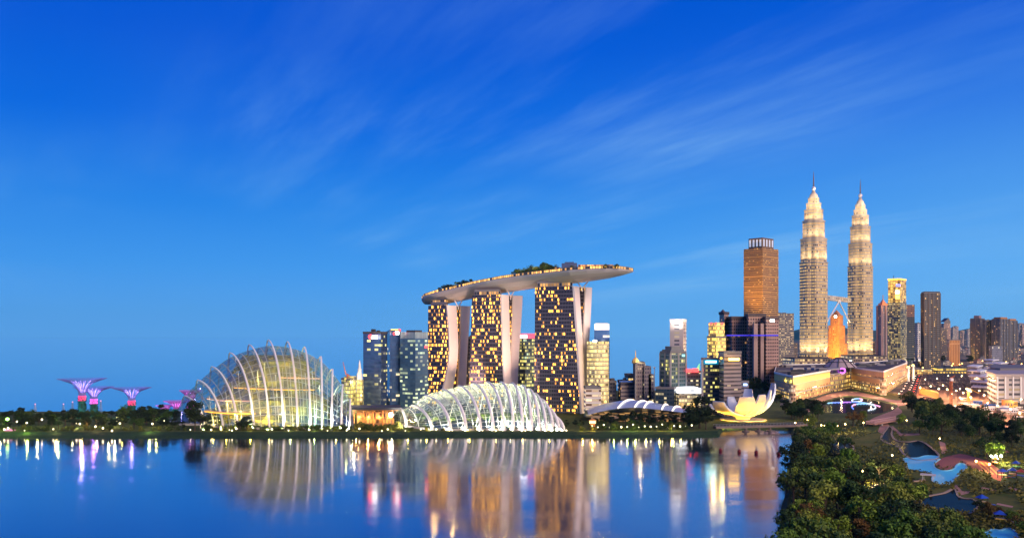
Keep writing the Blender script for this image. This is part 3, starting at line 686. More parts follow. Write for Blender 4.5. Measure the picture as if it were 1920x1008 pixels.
st = [(796.5, 565.5, 567.5, .15), (800, 560, 571, .5), (810, 555, 572, .75), (835, 548.5, 570, .95), (870, 541, 563, 1), (910, 531.5, 555, 1), (960, 522, 547, 1), (1005, 516, 540, 1), (1050, 511, 534, 1), (1085, 507, 530, 1), (1110, 505, 526.5, .97), (1140, 503.5, 521.5, .82), (1165, 503.5, 515.5, .55), (1180, 505, 510.5, .28), (1187, 506.5, 508, .08)]
def deckD(px): return 790 - 108 * (px - 797) / 293 if px < 1090 else 682 - 14 * (px - 1090) / 97
rings = []; tops = []
for i, (px, y0, y1, wd_) in enumerate(st):
    D = deckD(px); c = P(px, D + 9); a = st[max(0, i - 1)]; b_ = st[min(len(st) - 1, i + 1)]
    d = (P(b_[0], deckD(b_[0])) - P(a[0], deckD(a[0]))).normalized(); n_ = Vector((-d.y, d.x)); w_ = 15 * wd_
    zt = Z(y0, D); h = (zt - Z(y1, D)) * .9
    prof = [(-1, 0), (-.98, -.16), (-.86, -.45), (-.62, -.78), (-.3, -1), (.3, -1), (.62, -.78), (.86, -.45), (1, 0)]
    rings.append([(c.x + n_.x * w_ * u, c.y + n_.y * w_ * u, zt + h * q) for u, q in prof]); tops.append((c, n_, w_, zt))
mb = MB(); mb.loft(rings, 0, True, True, True); sky = mb.build('roof_deck', M['hull'], rs, smooth=False)
mb = MB()
for (c, n_, w_, z), (c2, n2_, w2, z2) in zip(tops[1:-1], tops[2:]):
    for sg in (-1, 1):
        a = c + n_ * w_ * sg * .96; b_ = c2 + n2_ * w2 * sg * .96
        L = (b_ - a).length
        mb.face([(a.x, a.y, z - .1), (b_.x, b_.y, z2 - .1), (b_.x, b_.y, z2 + 2.4), (a.x, a.y, z + 2.4)], [(a.x, 0), (a.x + L, 0), (a.x + L, 2.4), (a.x, 2.4)])
mb.build('promenade', facade('deck_promenade', (.12, .10, .10), (.05, .04, .04), (1, .50, .10), 2.2, 2.4, .14, (.2, .85), .75, 2.6, .1), sky)
for px0, px1, h, dy in ((905, 930, 3.5, 4), (1040, 1052, 4, 4), (1084, 1150, 3.6, 6)):
    D = deckD((px0 + px1) / 2) + 6; zt = Z(511 if px0 > 1000 else 531, D) + .2
    if px0 == 1084: zt = Z(505, D)
    mb = MB(); mb.prism([P(px0, D - 3), P(px1, D - 4), P(px1, D + 6), P(px0, D + 7)], zt, zt + h); mb.build('restaurant', facade('deck_cafe', (.3, .12, .07), (.06, .04, .03), (1, .5, .12), 1.8, 3.4, .15, (.15, .85), .7, 1.5, .1), sky)
D = 690; zt = Z(507, D)
mb = MB(); mb.prism([P(1053, D + 2), P(1082, D - 2), P(1082, D + 14), P(1053, D + 18)], zt - 1, Z(493, D)); mb.prism([P(1059, D + 3), P(1076, D + 1), P(1076, D + 12), P(1059, D + 14)], Z(493, D), Z(490.5, D)); mb.build('lift_house', mat('lift_house_blue', (.10, .13, .22), .35), sky)
# slender struts between tower tops and hull, and a crown beam
for (A, B, C, E, Fp), D in ((T1, 765), (T2, 727), (T3, 690)):
    mb = MB(); b_, e_ = B[0], E[0]; mid = (C[0][0] + E[0][0]) / 2; z = b_[1]
    for q in (C[0][0], E[0][0]): mb.tube([(mid.x, mid.y - 1, z - 1.5), (q.x + (q.x - mid.x) * .6, q.y - 1, z + 4.5)], .5, 6)
    mb.tube([(mid.x, mid.y - 1, z - 4), (mid.x, mid.y - 1, z)], .6, 6)
    mb.build('strut', M['endwall'], rs)
    mb = MB(); a_ = A[0][0]; mb.prism([a_ + Vector((2, 3)), b_[0] + Vector((-1, 3)), b_[0] + Vector((0, 12)), a_ + Vector((2, 12))], z - .5, z + 5); mb.build('crown_storey', facade('crown_storey', (.3, .24, .22), (.05, .04, .04), (1, .5, .12), 2.4, 5, .1, (.2, .7), .6, 1.1, .2), rs)
for px, y in ((815, 548), (850, 540), (915, 525), (945, 517), (975, 512), (1000, 508), (1020, 505), (1100, 500), (1130, 500)):
    D = deckD(px); lamp('POINT', (X(px, D), D - 2, Z(y, D) + 3.5), 3200, (1, .55, .12), .4)
for D, px in ((765, 868), (727, 958), (690, 1093)): lamp('SPOT', (X(px, D) + 14, D - 48, 7), 420000, (1, .66, .5), 1.5, (X(px, D), D + 8, Z(610, D)), 56, .9)
# ================================================================ downtown towers behind the conservatories
NAVY = (.022, .032, .065)
f_off1 = facade('office_blue', (.10, .15, .30), (.03, .055, .12), LEMON, 3.6, 3.5, .03, (.25, .75), .15, 1.5, .95, PALE, wrough=.2, wmetal=.5, spec=.9)
f_off2 = facade('office_navy', (.06, .11, .26), (.02, .045, .11), PALE, 3.6, 3.5, .03, (.3, .8), .10, 1.5, .95, WARM, wrough=.2, wmetal=.5, spec=.9)
f_off3 = facade('office_teal', (.12, .22, .36), (.04, .085, .15), (.85, .95, .5), 3.0, 3.3, .03, (.3, .78), .30, 1.1, .9, LEMON, wrough=.2, wmetal=.5, spec=.9)
r, z, p = tower('office_tower', 'dark blue office tower with a red and white roof sign, left of the slanted-top one', foot(681, 726, 690, 714), 624, 690, f_off1, 'tower', roofm=M['roofd'])
disc(r, 695, 631, 4.2, 688.6, M['red_glow']); sign(r, 696, 707, 628, 635, 688, M['white_glow'])
rr = thing('office_tower', 'dark office tower with a slanted top and a red light on its corner', 'tower', (X(738, 704), 704, ZG))
mb = MB(); pl = foot(724, 752, 704, 731)
mb.prism(pl, ZG, Z(624, 704), 0, 1); zt = [Z(y, 704) for y in (621, 617.5, 617, 620)]
zb_ = Z(624, 704)
tp = [(p_.x, p_.y, z_) for p_, z_ in zip(pl, zt)]
for i in range(4):
    j = (i + 1) % 4; mb.face([(pl[i].x, pl[i].y, zb_), (pl[j].x, pl[j].y, zb_), tp[j], tp[i]], None, 1)
mb.face(tp, None, 1); mb.build('wall', [f_off2, mat('slant_glass', (.05, .08, .14), .2)], rr)
sign(rr, 741, 748, 621, 627, 701, M['white_glow']); disc(rr, 740, 625, 2.6, 700, M['red_glow']); sign(rr, 733, 748, 616.5, 618.2, 701, M['yellow_glow'], 'light_strip'); disc(rr, 749, 618.5, 2.4, 700, M['red_glow'], 'beacon')
r, z, p = tower('office_tower', 'blue glass office tower with a pale crown beside the leaning hotel', foot(750, 803, 694, 779), 634, 694, f_off3, 'tower', par=False, bits=0)
mb = MB(); pc = scale_poly(p, .98); mb.prism(pc, z - .2, Z(622, 694), 0, 0); mb.build('crown', facade('crown_screen', (.28, .33, .36), (.18, .24, .28), COOL, 1.2, 30, .12, (.02, .98), .0, 0), r)
mb = MB(); pc = scale_poly(p, .55); mb.prism(pc, Z(622, 694), Z(618.5, 694)); mb.build('roof_unit', M['roofd'], r)
sign(r, 797, 803, 648, 652, 690, M['red_glow'])
f_gold = facade('gold_lit', (.40, .33, .15), (.10, .08, .03), LEMON, 2.4, 3.2, .1, (.2, .85), .7, 1.5, .3, PALE)
r, z, p = tower('lit_block', 'brightly lit yellow block under construction right of the tall conservatory', foot(640, 668, 672, 656), 712, 672, f_gold, 'building', bits=3)
lamp('POINT', (X(650, 662), 660, z + 2), 5000, (1, .8, .3), .6); lamp('POINT', (X(660, 662), 660, z - 14), 5000, (1, .85, .3), .6)
mb = MB(); D = 672; mb.prism(foot(645, 662, D + 4, None, 14), z, Z(706, D)); mb.build('penthouse', f_gold, r)
cr = thing('tower_crane', 'thin red tower crane above the lit yellow block', 'crane', (X(651, 676), 676, ZG))
mb = MB(); x = X(651, 676); mb.tube([(x, 676, Z(712, 676) - 3), (x, 676, Z(700, 676))], .5, 4); mb.build('mast', mat('crane_red', (.45, .10, .07), .5), cr)
mb = MB(); mb.tube([(x - 1, 676, Z(702, 676)), (X(644, 676), 674, Z(678, 676))], [.5, .25], 4); mb.tube([(x, 676, Z(702, 676)), (X(655, 676), 677, Z(704, 676))], .6, 4); mb.build('jib', mat('crane_jib', (.45, .16, .10), .5), cr)
sp = thing('spired_tower', 'slim floodlit spire beside the dark blue office towers', 'tower', (X(673, 682), 682, ZG))
mb = MB(); D = 682; x = X(673, D); mb.prism(foot(668.5, 679, D, None, 6), ZG, Z(712, D)); mb.build('wall', f_gold, sp)
mb = MB(); mb.lathe((x, D + 3, Z(712, D)), [(2.4, 0), (2.2, 5), (1.7, 5.2), (1.5, 9), (1.0, 9.2), (.9, 12.5), (.1, 16)], 8); mb.build('spire', M['white'], sp)
lamp('POINT', (x - 3, D - 6, Z(716, D)), 2500, (1, .85, .55), .5)
f_slate = facade('slate_block', (.06, .06, .08), (.02, .022, .035), (1, .65, .25), 2.4, 3.3, .12, (.3, .8), .18, 1.0, .4)
tower('office_tower', 'narrow dark tower seen between the first and second leaning hotel towers', foot(868, 890, 800), 633, 800, f_slate, 'tower', bits=1)
f_red = facade('bank_glass', (.08, .10, .10), (.03, .045, .06), LEMON, 2.2, 3.3, .06, (.25, .85), .55, 1.1, .8, (.8, 1, .6))
r, z, p = tower('bank_tower', 'glass tower with a glowing red and white top between two leaning hotel towers', foot(960, 1012, 810, 985), 634, 810, f_red, 'tower', bits=0, par=False)
mb = MB(); mb.prism(scale_poly(p, .99), z - .1, Z(625, 810), 0, 0); mb.build('crown', glow('red_crown', (1, .07, .13), 2.0), r)
sign(r, 975, 988, 627.5, 633.5, 807, M['white_glow'])
# rounded cream tower
f_cream = facade('cream_lit', (.55, .46, .26), (.16, .13, .06), (1, .80, .30), 1.5, 3.4, .04, (.32, .90), .82, 1.7, .4, (1, .72, .22))
rt = thing('rounded_tower', 'rounded cream office tower lit on every floor with a white crown', 'tower', (X(1120, 677.5), 688, ZG))
D = 677.5; cc = P(1121, D + 16); rad = 21 / F * D
poly = [cc + Vector((rad * math.cos(a), rad * .8 * math.sin(a))) for a in [2 * math.pi * k / 28 for k in range(28)]]
mb = MB(); mb.prism(poly, ZG, Z(640, D), 0, 1); mb.build('wall', [f_cream, M['roof']], rt)
mb = MB(); z_ = ZG + 6
while z_ < Z(641, D): mb.prism(grow(poly, .45), z_, z_ + .55, bottom=True); z_ += 6.8
mb.build('floor_ledge', mat('cream_ledge', (.62, .55, .40), .5), rt)
pp = [P(1114, D + 19), P(1143, D + 15), P(1143, D + 34), P(1114, D + 34)]
mb = MB(); mb.prism(pp, ZG, Z(618, D), 0, 1); mb.build('core', [f_off2, M['roof']], rt)
mb = MB(); mb.prism(scale_poly(pp, .96), Z(618, D), Z(606, D), 0, 0); mb.prism(scale_poly(pp, .8), Z(606, D), Z(604.5, D)); mb.build('crown', mat('white_crown', (.8, .74, .66), .5, var=.03), rt)
for dx in (-8, 0, 8): lamp('SPOT', (X(1128, D) + dx, D + 2, Z(636, D)), 12000, (1, .88, .72), .6, (X(1128, D) + dx, D + 18, Z(609, D)), 80)
sign(rt, 1112, 1119, 637, 641, D + 3, M['white_glow'], 'light')
r, z, p = tower('podium_block', 'cream low block with lit balconies at the foot of the rounded tower', foot(1098, 1127, 660, None, 16), 727, 660, facade('balcony_lit', (.6, .5, .42), (.12, .07, .04), (1, .8, .5), 5, 3.6, .05, (.15, .55), .75, 1.3, .3), 'building', bits=1, ledges=(3.6, M['white'], .5))
f_mauve = facade('mauve_office', (.17, .145, .16), (.05, .045, .07), PALE, 2.2, 3.3, .16, (.3, .75), .16, 1.1, .5)
f_mauve2 = facade('mauve_bands', (.22, .185, .19), (.055, .05, .075), WARM, 2.6, 3.2, .02, (.4, .85), .12, 1.0, .7)
f_green = facade('green_glass', (.16, .20, .20), (.05, .085, .085), LEMON, 2.2, 3.3, .07, (.22, .85), .20, 1.1, .6, PALE)
tower('office_block', 'small dark block just right of the rounded cream tower', foot(1143, 1156, 723), 716, 723, f_slate, 'building')
tower('office_block', 'brown mid-rise block with a blue lit roof band', foot(1158, 1189, 716, 1164), 716, 716, f_mauve2, 'building')
sign(bpy.context.scene.objects[-1] if False else COL.objects[-1].parent, 1161, 1186, 713, 716, 713.2, mat('blue_band', (.05, .12, .4), .3), 'roof_band')
# stepped tower with little golden cupola
r, z, p = tower('stepped_tower', 'stepped mauve tower with a small golden cupola and spire', foot(1188, 1209, 709, 1192), 681, 709, f_mauve, 'tower', bits=0, piers=(5, M['conc'], .5))
for px0, px1, yt in ((1208, 1221, 686), (1216, 1226, 701)):
    mb = MB(); pz = foot(px0, px1, 710.4, None, 20); mb.prism(pz, ZG, Z(yt, 710.4), 0, 1); mb.build('wing', [f_mauve, M['roof']], r)
mb = MB(); x = X(1193, 710.4); mb.lathe((x, 714.6, z), [(3.2, 0), (3.0, 2), (2.2, 3.5), (1.2, 4.6), (.4, 5), (.35, 9), (.1, 11)], 10); mb.build('cupola', M['gold_glow'] if False else mat('gold_cupola', (.8, .52, .16), .4, var=.05), r)
lamp('POINT', (x + 3, 709.7, z + 2.5), 2200, (1, .75, .35), .4)
mb = MB(); x = X(1227, 716); mb.tube([(x, 716, ZG), (x, 716, Z(690, 716))], [.7, .25], 5); mb.ball((x, 716, Z(689, 716)), .9); mb.build('antenna', M['white'], r)
tower('office_block', 'grey narrow block behind the stepped mauve tower', foot(1178, 1192, 730), 704, 730, f_slate, 'building', bits=0)
# green glass tower and tall white slab behind
r, z, p = tower('glass_tower', 'greenish glass tower with a stepped roof in front of the tall white slab', foot(1238, 1286, 698.5, 1257), 661, 698.5, f_green, 'tower', bits=0, piers=(7, M['conc'], .8))
for k, yt in ((.86, 655), (.62, 649)):
    mb = MB(); mb.prism(scale_poly(p, k), z - .1, Z(yt, 698.5)); mb.build('setback', mat('setback_grey', (.16, .17, .18), .6), r)
sign(r, 1279, 1284, 664, 668, 693.6, glow('aqua_light', (.3, .9, 1), 1.6))
r, z, p = tower('slab_tower', 'tall pale slab tower with a brilliant white top edge', foot(1256, 1287, 723, 1281), 603, 723, facade('slab_face', (.46, .41, .40), (.09, .09, .11), PALE, 12, 3.3, .32, (.35, .8), .32, 1.2, .4), 'tower', bits=0, par=False)
mb = MB(); mb.prism(grow(p, .2), z - .1, Z(597.5, 723), 0, 0); mb.build('crown', mat('bright_crown', (.8, .74, .68), .5, var=.03), r)
lamp('SPOT', (X(1268, 723), 714.6, Z(618, 723)), 14000, (1, .88, .74), .5, (X(1268, 723), 723, Z(600, 723)), 100); sign(r, 1259, 1276, 602, 605, 720.5, M['white_glow'])
tower('glass_block', 'low dark green glass block with scattered lit windows behind the silver roof', foot(1229, 1274, 688, 1264), 728, 688, facade('dark_green_glass', (.02, .04, .06), (.012, .028, .045), PALE, 2.3, 3.3, .08, (.3, .8), .16, 1.2, .3), 'building')
r, z, p = tower('lit_block', 'low pale block with a bright white sign band behind the silver roof', foot(1273, 1314, 684.5), 737, 684.5, facade('pale_lit_glass', (.34, .33, .27), (.14, .13, .09), PALE, 2.2, 3.0, .08, (.2, .85), .5, 1.0, .3), 'building', bits=0, par=False)
mb = MB(); mb.prism(grow(p, .3), z, Z(727.5, 684.5)); mb.build('sign_band', glow('white_band', (.93, .97, 1), 2.4), r)
sign(r, 1294, 1302, 730.5, 733, 683.5, mat('grey_letters', (.2, .18, .18), .5), 'sign')
r, z, p = tower('office_block', 'dark block with red and green roof lights beside the green glass tower', foot(1284, 1314, 709), 697, 709, facade('dim_block', (.07, .065, .07), (.03, .026, .03), PALE, 2.3, 3.3, .08, (.3, .75), .28, 1.1, .6), 'building', bits=0)
mb = MB(); mb.box((X(1292, 709), 708.3, z), (5, 3, 2.6)); mb.box((X(1304, 709), 708.3, z), (4, 3, 3)); mb.build('sign', M['red_glow'], r)
mb = MB(); q = [P(1303, 710.4), P(1312, 710.4)]; mb.loft([[(q[0].x, 710.4, z), (q[1].x, 710.4, z), (q[1].x, 710.4, z + 7)], [(q[0].x, 712.5, z), (q[1].x, 712.5, z), (q[1].x, 712.5, z + 7)]], 0, True, True, True); mb.build('roof_light', glow('green_light', (.25, .9, .45), .9), r)
r, z, p = tower('office_tower', 'dark glass tower with a cyan glowing sign', foot(1315, 1349, 674, 1319), 674, 674, facade('cyan_tower', (.06, .055, .065), (.018, .03, .05), LEMON, 2.0, 3.3, .07, (.3, .8), .30, 1.2, .7, WARM), 'tower', bits=1)
sign(r, 1319, 1347.5, 674, 683, 673, mat('teal_panel', (.01, .11, .22), .25, emit=(.0, .35, .6), es=.35), 'sign_panel'); sign(r, 1323, 1343, 676, 679.5, 672.2, glow('cyan_letters', (.30, .85, 1), 10.0))
sign(r, 1315, 1318.5, 674, 760, 673.4, M['conc'], 'corner_pier')
f_yel = facade('yellow_masonry', (.62, .50, .20), (.20, .15, .04), (1, .66, .12), 2.3, 3.2, .18, (.25, .8), .7, 3.0, .2)
r, z, p = tower('stepped_tower', 'stone office tower floodlit golden yellow with stepped red-lit top', foot(1326, 1361, 737, 1343), 632, 737, f_yel, 'tower', bits=0)
mb = MB(); p2_ = scale_poly(p, .86); mb.prism(p2_, z - .1, Z(604, 737), 0, 1); mb.build('upper_storeys', [f_yel, M['roof']], r)
for px in (1333, 1342, 1354): disc(r, px, 607, 2.2, 728.6, M['red_glow'], 'red_light')
for px, py in ((1333, 650), (1353, 650), (1336, 624), (1352, 624)): lamp('POINT', (X(px, 728.6), 725.1, Z(py, 728.6)), 5200, (1, .78, .25), .5)
r, z, p = tower('office_tower', 'grey-brown banded tower with a bright yellow sign and a white side wall', foot(1347, 1390, 660, 1357), 661, 660, facade('brown_bands', (.23, .19, .185), (.06, .05, .055), PALE, 3.2, 3.1, .0, (.45, .85), .05, .9, .5), 'tower', bits=1)
sign(r, 1366, 1386, 670.5, 675.5, 657.5, glow('amber_letters', (1, .55, .08), 10.0)); 
mb = MB(); a, b_ = p[0], p[1]
pl = sorted(p, key=lambda q: q.x)[0]; pf_ = min(p, key=lambda q: q.y)
n_ = Vector(((pf_ - pl).y, -(pf_ - pl).x)).normalized() * .5
mb.prism([pl + n_, pf_ + n_, pf_ - n_, pl - n_], ZG, z + .4); mb.build('side_wall', mat('pale_side', (.68, .62, .62), .6), r)
disc(r, 1352, 671, 2.2, 654.4, M['gold_glow'], 'light')
r, z, p = tower('low_block', 'low purple-lit block with a small blue screen', foot(1390, 1404, 667), 716, 667, f_mauve2, 'building', bits=0)
sign(r, 1394, 1401, 718.5, 722.5, 665.9, glow('blue_screen', (.35, .55, 1), 3.0), 'screen')
# ================================================================ silver theatre roof
M['silver'] = mat('silver_roof', (.36, .46, .62), .3, .35, var=.06)
th = thing('theatre', 'low curved silver roof with glowing white arches right of the leaning hotel', 'theatre', (X(1200, 640), 640, ZG))
def roofc(u, v):    # u 0..1 left-right, v 0 front .. 1 back
    px = 1100 + 192 * u; D = 622 + 40 * v
    top = 778 - (778 - 750) * (1 - abs(2 * min(1, u * .92) - .82) ** 2.0)
    if u > .5: top = 750 + (u - .45) ** 1.3 * 36
    zz = Z(top, 636) - ZG
    return Vector((X(px, 636) , D, ZG + zz * (math.sin(math.pi * (.16 + .84 * v) ** .9) ** .6)))
NU, NV = 40, 14
mb = MB(); mb.loft([[roofc(i / NU, j / NV) for j in range(NV + 1)] for i in range(NU + 1)], 0, False); mb.build('roof', M['silver'], th, smooth=True, weld=True)
archm = glow('arch_light', (1, .84, .74), 1.5)
for u0, u1 in ((.28, .50), (.44, .62), (.53, .68), (.70, .82), (.80, .94)):
    mb = MB(); path = [roofc(u0 + (u1 - u0) * (t_ / 14), .0 + .62 * t_ / 14) + Vector((0, -.8, .5)) for t_ in range(15)]; mb.tube(path, .65, 5); mb.build('arch', archm, th, smooth=True)
mb = MB(); mb.prism([P(1108, 626), P(1292, 626), P(1292, 662), P(1108, 662)], ZG, Z(779, 626)); mb.build('wall', facade('theatre_wall', (.3, .22, .16), (.06, .04, .03), (1, .5, .15), 5, 6, .1, (.1, .8), .4, 1.0, .2), th)
# ================================================================ lotus-shaped museum
M['petal'] = mat('petal_shell', (.74, .62, .42), .45, var=.05, vs=.4)
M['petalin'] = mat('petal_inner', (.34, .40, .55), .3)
mu = thing('lotus_museum', 'lotus-shaped white museum with petals floodlit yellow from below', 'museum', (X(1393, 640), 640, ZG))
c0 = Vector((X(1393, 640), 640)); 
def petal(az, reach, h, wb, wt, curl, sink=0):
    d = Vector((math.cos(az), math.sin(az))); n_ = Vector((-d.y, d.x)); mb = MB(); R1 = []; R2 = []
    N = 12
    for i in range(N + 1):
        t_ = i / N; rr = 4 + (reach - 4) * (math.sin(t_ * math.pi / 2) ** curl); z = 3.2 + (h - 3.2) * (t_ ** 1.5)
        w_ = wb + (wt - wb) * t_ + 1.6 * math.sin(math.pi * t_); th_ = 2.6 * (1 - t_) + .9
        c = c0 + d * rr; tn = Vector((d.x, d.y, .0)) * -th_
        o1 = Vector((c.x, c.y, ZG + z))
        row = []
        for k in range(7):
            s_ = (k / 6 - .5) * 2; bul = (1 - s_ * s_) * w_ * .22
            row.append(o1 + (n_ * (w_ * s_)).to_3d() + (d * bul).to_3d())
        R1.append(row); R2.append([q + tn + Vector((0, 0, .3)) for q in row])
    rings = [a + b_[::-1] for a, b_ in zip(R1, R2)]
    for i in range(N):
        A, B = rings[i], rings[i + 1]; n2 = len(A)
        for j in range(n2):
            k = (j + 1) % n2; mb.face([A[j], A[k], B[k], B[j]], None, 0 if j < 6 else 1)
    mb.face(rings[-1], None, 1); mb.face(rings[0][::-1], None, 0)
    return mb.build('petal', [M['petal'], M['petalin']], mu, smooth=False)
RD = math.radians
for az, reach, h, wb, wt, cu in ((-95, 16, 18, 7.2, 5.0, .9), (-150, 25, 14.5, 6.5, 5.6, .9), (-50, 17, 19.5, 7.2, 4.0, .9), (-20, 20, 22.5, 6.6, 3.2, .85), (10, 25, 27, 5.6, 3.0, .8), (165, 24, 11, 3.4, 3.4, .9), (60, 16, 22, 3.2, 2.8, .9), (110, 16, 16, 3.2, 2.8, .9)):
    petal(RD(az), reach, h, wb, wt, cu)
mb = MB(); mb.lathe((c0.x, c0.y, ZG), [(5, 0), (5, 1.6), (9, 3.2), (8.5, 5.5), (3, 6.0)], 24); mb.build('bowl', M['petal'], mu, smooth=True)
mb = MB(); mb.lathe((c0.x, c0.y, ZG), [(17, 0), (17, .5)], 40); mb.build('plinth', M['conc'], mu)
for az, pw in ((-90, 15000), (-130, 14000), (-50, 17000), (-20, 17000), (-165, 14000), (8, 16000)):
    q = c0 + Vector((math.cos(RD(az)), math.sin(RD(az)))) * 21; lamp('SPOT', (q.x, q.y - 2, ZG + 1.2), pw * 1.5, (1, .56, .06), .6, (c0.x + (q.x - c0.x) * .3, c0.y, 13), 120, .9)
q = c0 + Vector((30, -12)); lamp('SPOT', (q.x, q.y, ZG + 1), 60000, (1, .85, .65), .6, (c0.x + 19, c0.y - 4, 22), 60)
# ---- low bridge
M['bridge'] = mat('bridge_brown', (.13, .10, .10), .6)
br = thing('footbridge', 'long low brown footbridge on round piers in front of the lotus museum', 'bridge', (X(1420, 596), 592, 0))
mb = MB(); a, b_ = P(1340, 578), P(1512, 592); d = (b_ - a).normalized(); n_ = Vector((-d.y, d.x)) * 2.2
mb.prism([a - n_, b_ - n_, b_ + n_, a + n_], 2.6, 4.2, bottom=True); mb.build('deck', M['bridge'], br)
for sg in (-1, 1):
    mb = MB(); L = (b_ - a).length; k = 0
    while k < L: q = a + d * k + n_ * sg * .95; mb.tube([(q.x, q.y, 4.2), (q.x, q.y, 5.3)], .06, 4); k += 2.5
    mb.tube([((a + n_ * sg * .95).x, (a + n_ * sg * .95).y, 5.3), ((b_ + n_ * sg * .95).x, (b_ + n_ * sg * .95).y, 5.3)], .08, 4); mb.build('railing', M['steel'], br)
for px in (1398, 1424, 1446):
    q = a + d * ((X(px, 583) - a.x) / d.x); mb = MB(); mb.lathe((q.x, q.y, -1), [(2.6, 0), (2.6, 1.5), (1.0, 1.9), (1.0, 3.5), (1.6, 3.7)], 12); mb.build('pier', M['bridge'], br)
for px in range(1352, 1470, 11): lamp('SPOT', (X(px, 588), 586, 2.3), 9000, (1, .55, .07), .5, (X(px, 588), 602, 1.0), 120, .8)
# ---- shore lamps
M['globe'] = glow('lamp_globe', (1, .86, .5), 6)
lp = thing('shore_lamp', 'x', 'lamp', (0, 0, 0), 'small lamps along the bank')
mb = MB(); mb.tube([(0, 0, 0), (0, 0, 1.5)], .08, 5); mb.build('post', M['dark'], lp)
mb = MB(); mb.ball((0, 0, 1.85), .42, 8, 6); mb.build('globe', M['globe'], lp)
SL = [(46, 3), (100, 3), (8, 2), (357, 3), (396, 2), (430, 3.4), (435, 2), (510, 2.5), (541, 2), (580, 2), (614, 2.5), (650, 2), (674, 3), (716, 2), (727, 3), (760, 2), (789, 3), (818, 2), (848, 2.5), (877, 2), (905, 3), (930, 2), (957, 2.4), (985, 2), (1010, 2.2), (1034, 2), (1062, 2)]
SL += [(x, 4 + (i * 37 % 5) * .6) for i, x in enumerate(range(1110, 1300, 11))]
lab = 'small bright lamp globe on a short post on the dark bank'
for i, (px, h) in enumerate(SL):
    D = 560.6 + (i * 13 % 7) * .5 if px < 1100 else 566 + (i % 4) * 2
    o = lp if i == 0 else dup(lp, (0, 0, 0)); o.location = (X(px, D), D, ZG + (h - 3) * .6 - .6); o['label'] = lab; k_ = .7 + .6 * ((i * 7) % 5) / 4; o.scale = (k_, k_, k_)
# ---- buoys
M['buoy'] = mat('buoy_red', (.16, .008, .01), .4)
for i, (px, py) in enumerate(((1351, 843), (1386, 845.5), (1418, 847.5), (1460, 849.5))):
    q = G(px, py + 2.5, 0); by = thing('buoy', 'dark red round buoy on the water, ' + ['the farthest left of four in line', 'second from the left of four in line', 'third from the left of four in line', 'the one nearest the park trees'][i], 'buoy', (q.x, q.y, 0), 'red buoys in a line on the bay')
    mb = MB(); mb.ball((q.x, q.y, .75), 1.1, 12, 8); mb.build('float', M['buoy'], by, smooth=True)
    mb = MB(); mb.tube([(q.x, q.y, 1.6), (q.x, q.y, 2.3)], .18, 6); mb.build('ring', M['dark'], by)
# ---- distant radio masts on the left
for px, yt, lab in ((66, 757, 'pink-lit lattice mast far behind the left garden trees'), (119, 757, 'faint lattice mast just left of the tallest tree tower'), (136, 753, 'thin grey lattice mast directly beside the tallest tree tower'), (189, 751, 'grey lattice mast between the paired tree towers and the lone one')):
    D = 690; q = P(px, D); ms = thing('radio_mast', lab, 'mast', (q.x, q.y, ZG), 'lattice masts beyond the garden')
    mb = MB(); zt = Z(yt, D)
    for sx_, sy_ in ((-1, -1), (1, -1), (1, 1), (-1, 1)): mb.tube([(q.x + sx_, q.y + sy_, ZG), (q.x + sx_ * .2, q.y + sy_ * .2, zt)], .12, 4)
    k = ZG
    while k < zt - 2:
        s0 = 1 - .8 * (k - ZG) / (zt - ZG); mb.tube([(q.x - s0, q.y - s0, k), (q.x + s0, q.y - s0, k + 2)], .08, 3); mb.tube([(q.x + s0, q.y - s0, k), (q.x - s0, q.y - s0, k + 2)], .08, 3); k += 2
    mb.build('lattice', M['steel'], ms)
    mb = MB(); mb.ball((q.x, q.y, zt), .5, 8, 6); mb.build('beacon', glow('pink_beacon', (1, .4, .6), 1.2), ms)
# ================================================================ RIGHT-HAND CITY
# ---- dark hotel
f_hot = facade('hotel_brown', (.36, .225, .18), (.03, .02, .022), (1, .5, .15), 3.4, 4.2, .22, (.25, .78), .03, 1.1, .2)
D = 1052
ht = thing('dark_hotel', 'massive dark brown hotel with a blue light line, behind the lotus museum', 'hotel', (X(1410, D), D, ZG))
blocks = [(1349, 1366, 1040 + 60, 1358, 588, 40), (1362, 1408, 1085, 1372, 597, 45), (1398, 1436, 1062, 1403, 592, 40), (1426, 1460, 1052, 1436, 598, 40)]
for i, (a, b_, d_, s_, yt, dp) in enumerate(blocks):
    mb = MB(); pl = foot(a, b_, d_, s_, dp); mb.prism(pl, ZG, Z(yt, d_), 0, 1); wl = mb.build('wall', [f_hot, M['roofd']], ht)
    parapet(wl, pl, Z(yt, d_), mat('hotel_cornice', (.075, .055, .055), .7), 3.0, 'cornice', 1.2, 1.5)
mb = MB(); pl = foot(1349, 1362, 1095, 1356, 22); mb.prism(scale_poly(pl, 1.1), Z(590, 1095), Z(586, 1095)); v = scale_poly(pl, 1.0); c = sum(v, Vector((0, 0))) / 4; zt = Z(586, 1095)
mb = MB()
for i in range(4): mb.face([(v[i].x, v[i].y, zt), (v[(i + 1) % 4].x, v[(i + 1) % 4].y, zt), (c.x, c.y, zt + 5)])
mb.build('turret_roof', mat('turret_brown', (.10, .06, .05), .7), ht)
mb = MB()
for a, b_, d_ in ((1362, 1408, 1062), (1408, 1436, 1047), (1436, 1459, 1046)): mb.box((X((a + b_) / 2, d_), d_, Z(629.5, d_)), (X(b_, d_) - X(a, d_), .8, 1.6))
mb.build('light_line', glow('blue_line', (.04, .03, 1), .45), ht)
mb = MB(); mb.box((X(1448, 1046), 1046, Z(603, 1046)), (5, 1, 3)); mb.build('sign', M['white_glow'], ht)
